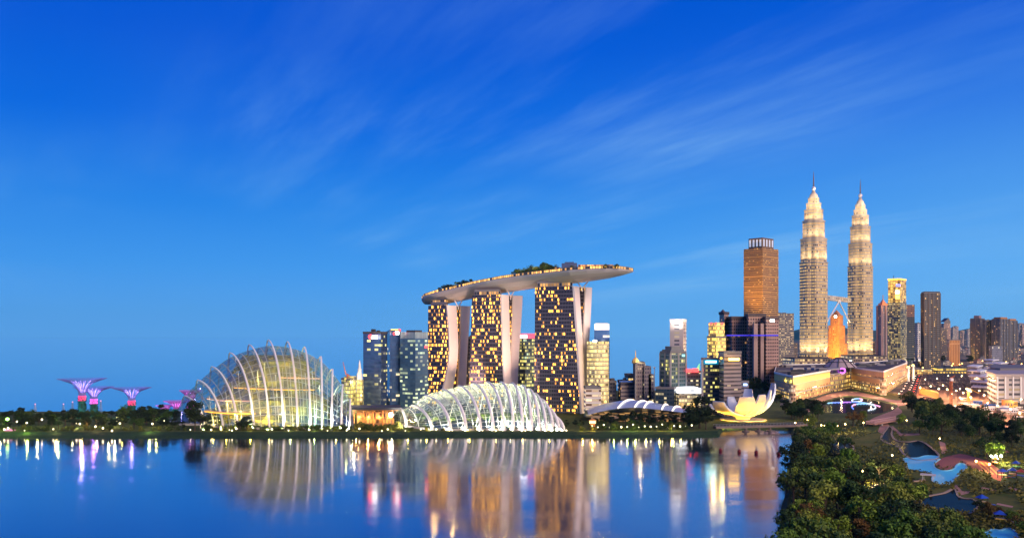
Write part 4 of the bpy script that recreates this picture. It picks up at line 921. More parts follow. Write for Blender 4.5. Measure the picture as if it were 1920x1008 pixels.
mb = MB(); pl = foot(1440, 1466, 1040, 1444, 40); mb.prism(pl, ZG, Z(703, 1040), 0, 1); mb.build('podium', [f_hot, M['roofd']], ht)
for px, w_ in ((1416, 5), (1428, 4)):
    mb = MB(); mb.box((X(px, 1056), 1056, ZG), (w_, 6, Z(606, 1056) - ZG)); mb.build('bay', mat('hotel_stone', (.36, .25, .21), .7), ht)
# ---- gold tower
D = 1250; f_gt = facade('bronze_bands', (.50, .25, .06), (.06, .035, .02), (1, .55, .12), 2.2, 2.9, .0, (.55, .95), .12, .8, .6, wrough=.35, wmetal=.25)
r, z, p = tower('bronze_tower', 'tall golden-bronze office tower with a notched crown above the dark hotel', foot(1394.5, 1459.5, D, 1430, 52), 464, D, f_gt, 'tower', bits=0, par=False)
mb = MB(); k = ZG + 120
while k < z - 3: mb.prism(grow(p, .5), k, k + 1.2, bottom=True); k += 7.4
mb.build('floor_ledge', mat('bronze_ledge', (.55, .28, .07), .4, .3), r)
pc = scale_poly(p, .72); mb = MB(); mb.prism(pc, z, Z(444, D), top=True); mb.build('crown', mat('bronze_crown', (.16, .09, .045), .5), r)
wc_ = glow('crown_window', (.8, .85, 1), .45)
for i in (0, 1):
    a, b_ = pc[i], pc[(i + 1) % 4]; d = (b_ - a); n_ = Vector((d.y, -d.x)).normalized()
    for k in range(4):
        q = a + d * ((k + .5) / 4) + n_ * .4; mb = MB(); mb.box((q.x, q.y, z + 3), (2.6, .8, Z(447, D) - z - 3), math.atan2(d.y, d.x)); mb.build('crown_panel', wc_, r)
lamp('SPOT', (X(1405, 1190), 1190, 80), 900000, (1, .60, .18), 2, (X(1412, D), D, Z(530, D)), 70, .9)
lamp('POINT', (X(1456, 1240), 1236, Z(588, 1236)), 9000, (1, .8, .5), 1)
# ---- grey office block
r, z, p = tower('office_block', 'grey office block of lit bands between the dark hotel and the twin towers', foot(1440, 1488.5, 1500, 1446, 60), 588, 1500, facade('grey_bands', (.20, .17, .16), (.045, .04, .045), (1, .72, .3), 2.4, 3.6, .04, (.4, .85), .42, .85, .5), 'building', bits=3)
f_low = facade('dusk_low', (.16, .13, .13), (.05, .045, .05), (1, .6, .2), 3, 3.5, .18, (.3, .75), .28, 1.1, .3)
f_lowp = facade('pink_low', (.30, .21, .19), (.08, .06, .06), (1, .6, .2), 3, 3.5, .18, (.3, .75), .22, 1.1, .3)
tower('office_block', 'small dark tower just left of the nearer twin tower', foot(1487, 1496, 1900), 643, 1900, f_low, 'building', bits=0)
# ---- twin towers
def star(c, r, n=8):
    out = []
    for k in range(n * 6):
        a = 2 * math.pi * k / (n * 6); ph = (k % 6) / 6.0
        rr = r * (1 - .10 * abs(math.cos(math.pi * ph)) ** 3 if True else 1)
        out.append(Vector((c.x + rr * math.cos(a + .26), c.y + rr * math.sin(a + .26))))
    return out
f_tw = facade('steel_bands', (.42, .33, .23), (.05, .035, .02), (1, .60, .16), 3.2, 6.2, .16, (.05, .55), .92, 1.25, .25, (1, .58, .18), wrough=.35, bv=.4)
M['tsteel'] = mat('tower_steel', (.46, .38, .29), .35, .2, var=.05)
def twin(cx, D, secs, spire, label, powk):
    c = P(cx, D); root = thing('twin_tower', label, 'skyscraper', (c.x, c.y, ZG), 'twin steel skyscrapers')
    zprev = ZG
    for i, (yt, w_) in enumerate(secs):
        zt = Z(yt, D); r_ = w_ / 2 / F * D; pl = star(c, r_)
        mb = MB(); mb.prism(pl, zprev, zt, 0, 1); wl = mb.build('tier', [f_tw, M['tsteel']], root)
        mb = MB(); k = zprev + 4.3; st_ = 4.3 if i else 8.6
        while k < zt - 1: mb.prism([c + (q - c) * 1.018 for q in pl], k, k + .75, bottom=True); k += st_
        mb.prism([c + (q - c) * 1.045 for q in pl], zt - 2.2, zt - .1, bottom=True); mb.build('sunshade', M['tsteel'], wl)
        # floodlights at the foot of each tier
        nl = 5
        for j in range(nl):
            a = math.pi + math.pi * (j + .5) / nl; off = r_ * 1.06 + 8
            lamp('SPOT', (c.x + off * math.cos(a), c.y + off * math.sin(a), zprev + (26.0 if i == 0 else 1.0)), powk * r_ * r_ * (4.0 if i == 0 else 2.0), (1, .78, .44), .8, (c.x + r_ * .9 * math.cos(a), c.y + r_ * .9 * math.sin(a), zprev + min(75, (zt - zprev) * .75)), 110, .9)
        zprev = zt
    yb, ys = spire; zt = Z(yb, D); r_ = secs[-1][1] / 2 / F * D
    mb = MB(); mb.lathe((c.x, c.y, zprev), [(r_ * .85, 0), (r_ * .62, (zt - zprev) * .45), (r_ * .45, (zt - zprev) * .5), (r_ * .2, zt - zprev - 2)], 16); mb.build('pinnacle', M['tsteel'], root, smooth=False)
    mb = MB(); mb.ball((c.x, c.y, zt + 1.5), 4.2, 12, 8); mb.build('ring_ball', mat('pale_ball', (.8, .72, .66), .3, .2), root, smooth=True)
    mb = MB(); mb.tube([(c.x, c.y, zt + 4), (c.x, c.y, zt + 22), (c.x, c.y, Z(ys, D))], [1.5, 1.1, .25], 8); mb.build('spire', mat('spire_steel', (.22, .16, .14), .4, .5), root)
    for a in (-2.2, -.9): lamp('POINT', (c.x + (r_ + 4) * math.cos(a), c.y + (r_ + 4) * math.sin(a), zprev + 4), powk * 90, (1, .85, .55), .6)
    return root
D1, D2 = 1700, 1850
twin(1525.5, D1, [(492, 50.5), (448, 47.5), (414.5, 40), (393.5, 34), (381, 26.5), (371.5, 20)], (355, 321.5), 'nearer and taller of two twin steel skyscrapers with lit bands and a spire', 42)
twin(1613, D2, [(499.5, 45), (457, 42), (425, 36), (404, 30), (393, 23.5), (384, 18)], (368, 336), 'farther right one of two twin steel skyscrapers with lit bands and a spire', 42)
sb = thing('skybridge', 'horizontal skybridge with slanting legs joining the twin skyscrapers', 'skybridge', (X(1571, 1775), 1775, Z(561, 1775)))
a, b_ = P(1549, 1712), P(1592, 1838); d = (b_ - a).normalized(); n_ = Vector((-d.y, d.x)) * 4
mb = MB(); mb.prism([a - n_, b_ - n_, b_ + n_, a + n_], Z(564.5, 1775), Z(556, 1775), bottom=True); mb.build('deck', facade('skybridge_glass', (.5, .42, .34), (.12, .1, .08), PALE, 4, 5, .1, (.2, .75), .6, .8, .2), sb)
mid = (a + b_) / 2
for q, s_ in ((a, 1), (b_, -1)):
    e = q + d * s_ * 2; D_ = q.y; mb = MB(); mb.tube([(mid.x, mid.y - 5, Z(565, 1775)), (e.x, e.y - 5, Z(603, 1775))], 1.3, 8); mb.build('leg', M['white'], sb, smooth=True)
mb = MB(); mb.ball((mid.x, mid.y - 5, Z(565, 1775)), 4, 10, 6); mb.build('bearing', M['white'], sb)
# ---- orange stepped tower between the twins
D = 1950; f_or = facade('orange_stone', (.62, .30, .10), (.35, .14, .03), (1, .62, .16), 3.4, 4.2, .2, (.2, .85), .45, 1.0, .2)
ot = thing('stepped_tower', 'stepped tower floodlit brilliant orange between the twin skyscrapers', 'tower', (X(1568, D), D, ZG))
for px0, px1, y0, y1 in ((1548.5, 1589, 686, 645), (1553, 1584.5, 645, 611), (1557, 1580.5, 611, 592)):
    mb = MB(); pl = foot(px0, px1, D, (px0 + px1) / 2 + 4, 40); mb.prism(pl, Z(y0, D) if y0 < 686 else ZG, Z(y1, D), 0, 1); w_ = mb.build('tier', [f_or, M['wood']], ot)
    mb = MB()
    for i in range(4):
        p_, q_ = pl[i], pl[(i + 1) % 4]
        for k in range(6): c = p_.lerp(q_, (k + .5) / 6); dr = q_ - p_; mb.box((c.x, c.y, Z(y0, D) if y0 < 686 else ZG), (1.6, 1.8, Z(y1, D) - (Z(y0, D) if y0 < 686 else ZG) + 2), math.atan2(dr.y, dr.x))
    mb.build('pier', mat('orange_pier', (.62, .34, .13), .6), w_)
v = foot(1557.5, 1580, D, 1572, 40); c = sum(v, Vector((0, 0))) / 4; mb = MB(); zt = Z(592, D)
for i in range(4): mb.face([(v[i].x, v[i].y, zt), (v[(i + 1) % 4].x, v[(i + 1) % 4].y, zt), (c.x, c.y, Z(580, D))])
mb.build('roof', M['wood'], ot)
disc(ot, 1566.5, 593, 2.6, D - 18, M['white_glow'], 'clock')
for px, py, pw in ((1556, 680, 55), (1568, 680, 70), (1580, 680, 55), (1556, 640, 26), (1570, 640, 36), (1582, 640, 26), (1559, 606, 16), (1570, 605, 16), (1580, 606, 14), (1562, 665, 40), (1576, 665, 40)):
    lamp('POINT', (X(px, D - 32), D - 36, Z(py, D - 36)), pw * 1250, (1, .50, .08) if py > 670 else (1, .38, .035), 1.2)
tower('office_block', 'reddish low block showing right of the orange floodlit tower', foot(1583, 1592, 2050), 628, 2050, f_lowp, 'building', bits=0)
# ---- towers to the right of the twins
r, z, p = tower('office_tower', 'slim grey-blue tower with a glowing orange pointed roof', foot(1645, 1666, 2050, 1654, 40), 572, 2050, facade('greyblue', (.17, .15, .17), (.06, .07, .10), WARM, 4, 4, .25, (.1, .9), .04, .8, .2), 'tower', bits=0, par=False, piers=(14, mat('pink_pier', (.40, .28, .27), .7), 3))
v = scale_poly(p, .85); c = sum(v, Vector((0, 0))) / 4; mb = MB()
mb.prism(v, z, Z(568, 2050)); zt = Z(568, 2050); v = scale_poly(p, .6)
for i in range(4): mb.face([(v[i].x, v[i].y, zt), (v[(i + 1) % 4].x, v[(i + 1) % 4].y, zt), (c.x, c.y, Z(559, 2050))])
mb.tube([(c.x, c.y, Z(561, 2050)), (c.x, c.y, Z(552, 2050))], .8, 5); mb.build('roof', mat('orange_roof', (.65, .26, .10), .5), r)
for dx in (-14, 8): lamp('POINT', (c.x + dx, c.y - 30, z + 6), 16000, (1, .45, .08), 1)
f_y = facade('yellow_windows', (.27, .23, .18), (.06, .05, .04), (1, .68, .16), 2.6, 3.7, .14, (.22, .78), .62, 1.15, .35, (1, .80, .35))
D = 1560
r, z, p = tower('lit_tower', 'tower with yellow-lit floors and a glowing golden top, right of the twin skyscrapers', foot(1664.5, 1700, D, 1688, 40), 568, D, f_y, 'tower', bits=0, ledges=(7.4, mat('tan_ledge', (.36, .30, .22), .6), .5))
pc = [q for q in foot(1665, 1699, D + 2, 1688, 36)]
mb = MB(); mb.prism(pc, z, Z(524, D), 0, 1); mb.build('upper_storeys', [facade('golden_storeys', (.55, .36, .10), (.16, .10, .03), (1, .62, .12), 4.2, 5.0, .12, (.15, .85), .65, 1.3, .2, (1, .8, .3)), M['wood']], r)
mb = MB(); mb.prism(grow(pc, .8), Z(524, D), Z(521.5, D), bottom=True); mb.build('crown', M['gold_glow'], r)
sign(r, 1679, 1686, 544.5, 550, D - 2, M['white_glow'], 'light_panel'); sign(r, 1680, 1688, 532, 537, D - 2, glow('blue_panel', (.15, .2, 1), 1.4), 'sign'); sign(r, 1679, 1687, 553, 560, D - 2, M['yellow_glow'], 'light_panel')
for px, py in ((1670, 530), (1676, 545), (1690, 530), (1694, 550)): lamp('POINT', (X(px, D - 14), D - 16, Z(py, D - 14)), 9000, (1, .6, .12), .8)
mb = MB(); mb.tube([(X(1682, D), D + 14, Z(522, D)), (X(1682, D), D + 14, Z(515, D))], .5, 5); mb.build('mast', M['dark'], r)
f_dk = facade('dark_teal_tower', (.045, .05, .06), (.018, .024, .032), (1, .62, .2), 3.0, 3.6, .12, (.3, .8), .05, .9, .3)
r, z, p = tower('office_tower', 'dark slate tower with a reddish top directly behind the yellow-lit tower', foot(1696, 1715, 1650, None, 40), 594, 1650, f_dk, 'tower', bits=0, par=False)
mb = MB(); mb.prism(p, z, Z(571, 1650)); mb.build('upper_storeys', facade('reddish_top', (.22, .11, .08), (.06, .04, .035), WARM, 3, 3.6, .15, (.3, .8), .1, .8), r)
r, z, p = tower('office_tower', 'narrow white and black striped block left of the tall dark tower', foot(1712, 1728, 1750, 1720), 606, 1750, facade('white_stripes', (.42, .42, .44), (.03, .035, .045), PALE, 9, 4.2, .25, (.3, .85), .05, .8, .2), 'tower', bits=1)
D = 1500; f_tall = facade('tall_dark', (.11, .095, .085), (.028, .03, .034), (1, .56, .16), 3.0, 3.7, .2, (.25, .8), .13, 1.3, .4)
r, z, p = tower('office_tower', 'tall dark tower with scattered amber windows, standing alone right of the yellow-lit tower', foot(1727, 1763, D, 1733, 40), 549, D, f_tall, 'tower', bits=0, piers=(8, mat('brown_pier', (.13, .10, .085), .7), .9))
mb = MB(); mb.prism(scale_poly(p, .97), z, Z(546, D)); mb.build('crown', M['roofd'], r)
lamp('SPOT', (X(1722, 1470), 1470, 30), 250000, (1, .5, .15), 1, (X(1730, D), D, 120), 60)
tower('office_block', 'hazy grey block right behind the tall dark tower', foot(1760, 1776, 2300), 616, 2300, f_low, 'building')
r, z, p = tower('office_tower', 'thin hazy tower with a slanted peak right of the tall dark tower', foot(1770, 1782, 2500), 606, 2500, f_lowp, 'tower', bits=0, par=False)
mb = MB(); a, b_, c, d_ = p; mb.face([(a.x, a.y, z), (b_.x, b_.y, z), (b_.x, b_.y, z + 6), ((a.x + b_.x) / 2 + 4, a.y, z + 16), (a.x, a.y, z + 4)]); mb.face([(a.x, a.y, z + 4), ((a.x + b_.x) / 2 + 4, a.y, z + 16), ((a.x + b_.x) / 2 + 4, d_.y, z + 16), (d_.x, d_.y, z + 4)]); mb.face([((a.x + b_.x) / 2 + 4, a.y, z + 16), (b_.x, b_.y, z + 6), (c.x, c.y, z + 6), ((a.x + b_.x) / 2 + 4, c.y, z + 16)]); mb.face([(b_.x, b_.y, z), (c.x, c.y, z), (c.x, c.y, z + 6), (b_.x, b_.y, z + 6)]); mb.build('roof', M['roof'], r)
r, z, p = tower('orange_block', 'squat block lit plain orange below the tall dark tower', foot(1776, 1800, 1760, 1780, 40), 637, 1760, facade('orange_stripes', (.46, .24, .09), (.20, .09, .03), WARM, 4, 50, .2, (.02, .96), 0, 0), 'building', bits=0)
lamp('SPOT', (X(1788, 1700), 1700, 10), 120000, (1, .5, .12), 1, (X(1788, 1760), 1760, 45), 90)
f_cl = facade('cluster_slate', (.13, .12, .125), (.05, .055, .065), (1, .6, .2), 3.2, 3.5, .16, (.25, .8), .10, 1.2, .4)
for px0, px1, yt, d_, sd_, lab in ((1820, 1846, 597, 2150, 1838, 'leftmost reddish-topped tower of the slate apartment cluster'), (1843, 1862, 600, 2080, 1848, 'flat-topped second tower of the slate apartment cluster'), (1860, 1892, 598, 2050, 1876, 'widest tower of the slate apartment cluster with an orange rooftop'), (1888, 1907, 601, 2100, 1893, 'rightmost tower of the slate apartment cluster with an orange rooftop')):
    r, z, p = tower('apartment_tower', lab, foot(px0, px1, d_, sd_, 50), yt, d_, f_cl, 'tower', bits=2, group='slate apartment towers near the right edge', piers=(11, mat('slate_pier', (.17, .155, .155), .7), 1.6))
    if yt in (598, 601): mb = MB(); mb.prism(scale_poly(p, .8), z, z + 5); mb.build('rooftop', mat('rust_roof', (.42, .19, .06), .6), r)
    if yt == 597: mb = MB(); mb.prism(scale_poly(p, .55), z, z + 8); mb.build('rooftop', mat('pinkish_roof', (.34, .20, .17), .6), r)
# ---- shopping mall
M['sandst'] = mat('orange_stone', (.50, .27, .15), .7, vs=.08)
f_mall = facade('mall_stone', (.66, .36, .17), (.06, .045, .04), (1, .62, .18), 4.6, 8.2, .22, (.42, .60), .45, 1.0, .2)
f_mallb = facade('mall_shops', (.38, .20, .10), (.05, .035, .03), (1, .60, .15), 3.4, 4.0, .08, (.1, .75), .75, 1.3, .2, (1, .8, .3))
ml = thing('shopping_mall', 'wide orange stone mall with lit shopfronts and a glass rotunda before the twin skyscrapers', 'mall', (X(1575, 960), 960, ZG))
c1 = G(1487, 754); c2 = G(1556, 735); c0_ = P(1452, 900); cb1 = P(1560, 1180); cb0 = P(1456, 1130)
LW = [c0_, c1.xy, c2.xy, cb1, cb0]
r1 = G(1596, 727); r2 = G(1657, 740); r3 = G(1701, 712); RW = [r1.xy, r2.xy, r3.xy, P(1690, 1380), P(1600, 1180)]
M['mroof'] = ground_mat('mall_roof', (.03, .03, .035), (.16, .14, .15), .04, .25)
TL, TR = 26.5, 27.0
for nm, pl, T in (('wing', LW, TL), ('wing', RW, TR)):
    mb = MB(); mb.prism(pl, ZG + 8, T, 0, 1); wg = mb.build(nm, [f_mall, M['mroof']], ml)
    mb = MB(); mb.prism(grow(pl, -.4), ZG, ZG + 8, top=False); mb.build('shopfront', f_mallb, wg)
    for zz, hh, dd, mm in ((ZG + 7.8, .9, .9, M['conc']), (ZG + 16.2, .7, .7, M['conc']), (T - .6, 1.8, 1.0, M['white'])):
        mb = MB(); o = grow(pl, dd); i_ = grow(pl, -1.2); n = len(o); mb.prism(o, zz, zz + hh, top=False)
        for k in range(n):
            mb.face([(o[k].x, o[k].y, zz + hh), (o[(k + 1) % n].x, o[(k + 1) % n].y, zz + hh), (i_[(k + 1) % n].x, i_[(k + 1) % n].y, zz + hh), (i_[k].x, i_[k].y, zz + hh)])
            mb.face([(o[(k + 1) % n].x, o[(k + 1) % n].y, zz), (o[k].x, o[k].y, zz), (i_[k].x, i_[k].y, zz), (i_[(k + 1) % n].x, i_[(k + 1) % n].y, zz)])
            if zz > T - 1: mb.face([(i_[(k + 1) % n].x, i_[(k + 1) % n].y, zz), (i_[k].x, i_[k].y, zz), (i_[k].x, i_[k].y, zz + hh), (i_[(k + 1) % n].x, i_[(k + 1) % n].y, zz + hh)])
        mb.build('cornice', mm, wg)
    c = sum(pl, Vector((0, 0))) / len(pl)
    for k in range(16):
        a = Vector(pl[rnd.randrange(len(pl))]); q = c.lerp(a, rnd.uniform(.1, .8)); mb = MB(); mb.box((q.x, q.y, T), (rnd.uniform(5, 16), rnd.uniform(4, 12), rnd.uniform(1, 3.5)), rnd.uniform(-.3, .3)); mb.build('roof_unit', rnd.choice([M['roofd'], M['roofd'], M['roof'], M['conc']]), wg)
# yellow lit attic band of the left wing
mb = MB(); o = grow(LW, .55)
mb.prism([o[0], o[1], o[2]], TL - 7.5, TL - 1.6, top=False, closed=False); mb.build('attic_band', mat('attic_yellow', (.70, .60, .16), .6), ml)
for k in range(9):
    q = Vector(o[1]).lerp(Vector(o[2]), .04 + .115 * k); d = Vector(o[2]) - Vector(o[1]); n_ = Vector((d.y, -d.x)).normalized() * 2.6; lamp('POINT', (q.x + n_.x, q.y + n_.y, TL - 5.5), 900, (1, .80, .22), .4)
for k in range(2): q = Vector(o[1]).lerp(Vector(o[0]), .15 + .25 * k); lamp('POINT', (q.x - 1, q.y - 3, TL - 5), 900, (1, .80, .22), .4)
# corner bays
for q, T in ((c1, TL), (r2, TR)):
    mb = MB(); mb.lathe((q.x, q.y + 1.5, ZG), [(3.4, 0), (3.4, T - ZG - 8)], 12); mb.build('corner_bay', facade('corner_glass', (.55, .36, .22), (.1, .07, .05), (1, .85, .6), 2.2, 4, .15, (.2, .8), .6, 1.1, .2), ml)
# rotunda
rc = (c2.xy + r1.xy) / 2 + Vector((0, 14)); rr = 20
arcp = [rc + Vector((rr * math.cos(a), rr * math.sin(a))) for a in [math.pi * (1 + k / 14) for k in range(15)]]
arcp = [c2.xy + Vector((.5, 1.5))] + [c2.xy.lerp(r1.xy, k / 8) + Vector((0, 3 - 5 * math.sin(math.pi * k / 8))) for k in range(1, 8)] + [r1.xy + Vector((-.5, 1.5))]
rp = arcp + [r1.xy + Vector((0, 30)), c2.xy + Vector((0, 30))]
mb = MB(); mb.prism(rp, ZG, ZG + 20, 0, 1); rot = mb.build('rotunda', [facade('rotunda_glass', (.42, .30, .2), (.05, .06, .08), (1, .60, .12), 3.0, 4.9, .08, (.22, .85), .72, 1.2, .3, (1, .75, .25)), M['mroof']], ml)
mb = MB(); mb.prism(grow(rp, -1.0), ZG + 20, ZG + 25, 0, 1); mb.build('glass_storey', mat('navy_glass', (.02, .03, .07), .15), rot)
mb = MB(); mb.prism(grow(rp, .4), ZG + 19.2, ZG + 20.3, bottom=True); mb.prism(grow(rp, .2), ZG + 24.4, ZG + 25.6, bottom=True); mb.build('cornice', M['conc'], rot)
q = c2.xy.lerp(r1.xy, .5) + Vector((0, -4)); mb = MB(); zc = Z(694.5, q.y); mb.tube([(q.x + 3.2 * math.cos(a), q.y, zc + 2.8 * math.sin(a)) for a in [2 * math.pi * k / 20 for k in range(21)]], .8, 6); mb.build('ring_sign', glow('purple_ring', (.75, .12, 1), 3.0), ml)
# ribbed half-dome roof behind the rotunda
dc = Vector((X(1576, 1030), 1034)); mb = MB(); rb = MB(); NR, NS = 12, 8
def dp(k, s_):
    a = math.pi * (1 + k / NR); rad = (1 - s_) * 18 + 2; return Vector((dc.x + rad * math.cos(a) * 1.0, dc.y + rad * math.sin(a) * 1.3, 27.6 + 11 * math.sin(s_ * math.pi / 2) ** 1.0))
mb.loft([[dp(k, s_ / NS) for k in range(NR + 1)] for s_ in range(NS + 1)], 0, False); dm = mb.build('dome', mat('dome_pinkgrey', (.50, .40, .36), .5, .1), ml, smooth=True, weld=True)
for k in range(0, NR + 1, 2): rb.tube([dp(k, s_ / NS) + Vector((0, -.1, .25)) for s_ in range(NS + 1)], .55, 5)
for s_ in (0, 3, 6): rb.tube([dp(k, s_ / NS) + Vector((0, -.1, .25)) for k in range(NR + 1)], .4, 5)
rb.build('dome_rib', M['roofd'], dm)
for k in range(10):
    q = G(1500 + 6 * k, 757 - 1.8 * k); lamp('POINT', (q.x, q.y - 3, ZG + 3), 500, (1, .62, .2), .3) if k % 2 == 0 else None
for px, py in ((1605, 733), (1625, 737), (1645, 741), (1675, 734), (1690, 724)): q = G(px, py); lamp('POINT', (q.x, q.y - 3, ZG + 4), 4000, (1, .60, .22), .4)
for px, py in ((1530, 748), (1575, 738), (1630, 742), (1670, 752)): q = G(px, py + 3); lamp('POINT', (q.x, q.y - 4, ZG + 9), 26000, (1, .60, .32), .6)
# podium roofs behind the mall around the towers' feet
for px0, px1, d_, T, lab in ((1490, 1560, 1340, 30, 'long low roof at the foot of the nearer twin skyscraper'), (1600, 1662, 1500, 30, 'long low roof at the foot of the farther twin skyscraper')):
    r, z, p = tower('podium_block', lab, foot(px0, px1, d_, None, 60), HY + (H - T) * F / d_, d_, facade('podium', (.28, .2, .16), (.06, .05, .04), (1, .7, .3), 4, 5, .12, (.2, .8), .5, 1.1, .2), 'building', bits=4, roofm=M['mroof'])
for k, (px, py) in enumerate(((1500, 679), (1512, 680), (1530, 680), (1548, 679), (1556, 676), (1582, 676), (1600, 677), (1615, 679), (1634, 676))): lamp('POINT', (X(px, 1560), 1560, Z(py, 1560)), 9000, (1, .82, .5), .6)
# ---- fountain with coloured light rings
fo = thing('fountain', 'fountain pool ring of rainbow-glowing water jets', 'fountain', tuple(G(1600, 762)))
def jets(pix, cols, nm, h):
    pts = [G(x, y) for x, y in smooth(pix, 8, False)]
    n = len(pts); seg = n / len(cols)
    for ci, cc in enumerate(cols):
        mb = MB(); sub = pts[int(ci * seg):int((ci + 1) * seg) + 1]
        if len(sub) < 2: continue
        mb.tube([p + Vector((0, 0, h)) for p in sub], .5, 6)
        for p in sub[::2]: mb.tube([p, p + Vector((0, 0, h + .6))], [.5, .12], 5)
        mb.build(nm, cc, fo)
cb = [glow('fountain_violet', (.45, .2, 1), 1.3), glow('fountain_pink', (1, .4, .7), 1.2), glow('fountain_cream', (1, .75, .6), 1.2), glow('fountain_blue', (.15, .3, 1), 1.1), glow('fountain_sky', (.3, .65, 1), 1.0), glow('fountain_white', (.75, .88, 1), .9)]  # coloured lamplight on the water put in as glow of the jets
jets([(1522, 765), (1538, 759), (1560, 756), (1585, 755), (1610, 755), (1632, 758), (1650, 763)], [cb[0], cb[1], cb[4], cb[3], cb[0], cb[3], cb[4], cb[5], cb[1]], 'jet_arc', .8)
jets([(1600, 754), (1597, 751), (1603, 748.5), (1612, 748), (1617, 750), (1612, 753), (1602, 754)], [cb[5], cb[4], cb[1], cb[5]], 'jet_ring', .8)
jets([(1600, 767), (1597, 763), (1604, 759), (1625, 758), (1640, 762), (1640, 767), (1628, 770)], [cb[3], cb[1], cb[4], cb[5], cb[5], cb[5]], 'jet_ring', .8)
q = G(1616, 764); lamp('POINT', (q.x, q.y, ZG + 5), 900, (.8, .5, 1), .5)
# ---- bright entrance canopy and station strip
cn = thing('entrance_canopy', 'brilliant white lit entrance canopy at the far end of the busy road', 'canopy', tuple(P(1718, 1650)) + (ZG,))
mb = MB(); pl = foot(1700, 1740, 1650, None, 40); mb.prism(pl, ZG + 16, ZG + 19, bottom=True); mb.build('roof', M['white'], cn)
mb = MB(); mb.prism(scale_poly(pl, .94), ZG + 1, ZG + 15, top=False); mb.build('glow_wall', glow('canopy_white', (1, .93, .80), 1.8), cn)  # floodlit brightness put in as the wall's own glow
for k in range(5): mb = MB(); q = pl[0].lerp(pl[1], k / 4); mb.tube([(q.x, q.y, ZG), (q.x, q.y, ZG + 16)], .6, 6); mb.build('column', M['white'], cn)
lamp('POINT', (X(1715, 1600), 1590, 12), 60000, (1, .9, .7), 2)
for px, py, d_ in ((1703, 706, 1180), (1712, 704, 1250)):
    wb = thing('lit_column', ['white floodlit gateway column at the mall end', 'second floodlit gateway column nearer the road'][px > 1705], 'column', (X(px, d_), d_, ZG)); mb = MB(); mb.lathe((X(px, d_), d_, ZG), [(2.2, 0), (1.8, .8), (1.8, 18), (2.3, 19)], 10); mb.build('shaft', M['white'], wb); mb = MB(); mb.lathe((X(px, d_), d_, ZG + 19), [(2.5, 0), (1.4, 2.4)], 10); mb.build('lamp_head', M['warm_glow'], wb); lamp('POINT', (X(px, d_), d_ - 7, ZG + 9), 5500, (1, .85, .45), .6)
r, z, p = tower('station_block', 'long dark blue roof with a yellow lit edge behind the construction site', foot(1746, 1812, 1420, 1760, 70), 690, 1420, facade('station_strip', (.05, .06, .09), (.10, .08, .03), (1, .65, .12), 6, 7, .05, (.1, .8), .85, 1.3, .1), 'building', bits=5, roofm=mat('dark_blue_roof', (.02, .035, .07), .5))
r, z, p = tower('low_block', 'yellow-lit low hall left of the long dark blue roof', foot(1712, 1750, 1380, None, 50), 692, 1380, f_mallb, 'building', bits=3)
# ---- construction frame
cf = thing('building_frame', 'dark open floor frame of an unfinished building on the site', 'construction', tuple(G(1785, 716)))
q0, q1, q2, q3 = G(1724, 728), G(1733, 701), G(1812, 701), G(1843, 736)
M['rebar'] = mat('frame_grey', (.10, .085, .08), .8)
mb = MB(); mb.prism([q.xy for q in (q0, q3, q2, q1)], ZG + .3, ZG + .9); mb.build('slab', mat('slab_brown', (.10, .075, .065), .9), cf)
for i in range(15):
    t_ = i / 14; a, b_ = q0.lerp(q3, t_), q1.lerp(q2, t_); mb = MB(); mb.tube([a + Vector((0, 0, 4)), b_ + Vector((0, 0, 4))], .45, 4)
    for k in range(7): c = a.lerp(b_, k / 6); mb.tube([c, c + Vector((0, 0, 5.2))], .4, 4)
    mb.build('column_row', M['rebar'], cf)
for k in range(7):
    t_ = k / 6; a, b_ = q0.lerp(q1, t_), q3.lerp(q2, t_); mb = MB(); mb.tube([a + Vector((0, 0, 4.3)), b_ + Vector((0, 0, 4.3))], .5, 4); mb.build('beam', M['rebar'], cf)
hd = thing('site_hoarding', 'yellow floodlit hoarding at the park edge of the construction site', 'hoarding', tuple(G(1742, 742)))
mb = MB(); a, b_, c = G(1724, 737), G(1746, 743), G(1759, 748)
for s0, s1 in ((a, b_), (b_, c)):
    d = (s1 - s0).normalized(); n_ = Vector((-d.y, d.x, 0)) * .25; mb.prism([(s0 - n_).xy, (s1 - n_).xy, (s1 + n_).xy, (s0 + n_).xy], ZG, ZG + 6.5)
mb.build('panel', mat('hoarding_yellow', (.66, .42, .10), .7), hd)
mb = MB()
for s0, s1 in ((a, b_), (b_, c)):
    for k in range(6): q = s0.lerp(s1, k / 5.5); mb.box((q.x, q.y - .6, ZG), (.5, .3, 7.2))
mb.build('post', M['conc'], hd)
for k in range(6): q = a.lerp(c, (k + .5) / 6); lamp('POINT', (q.x, q.y - 5, ZG + 5), 1600, (1, .66, .15), .3)
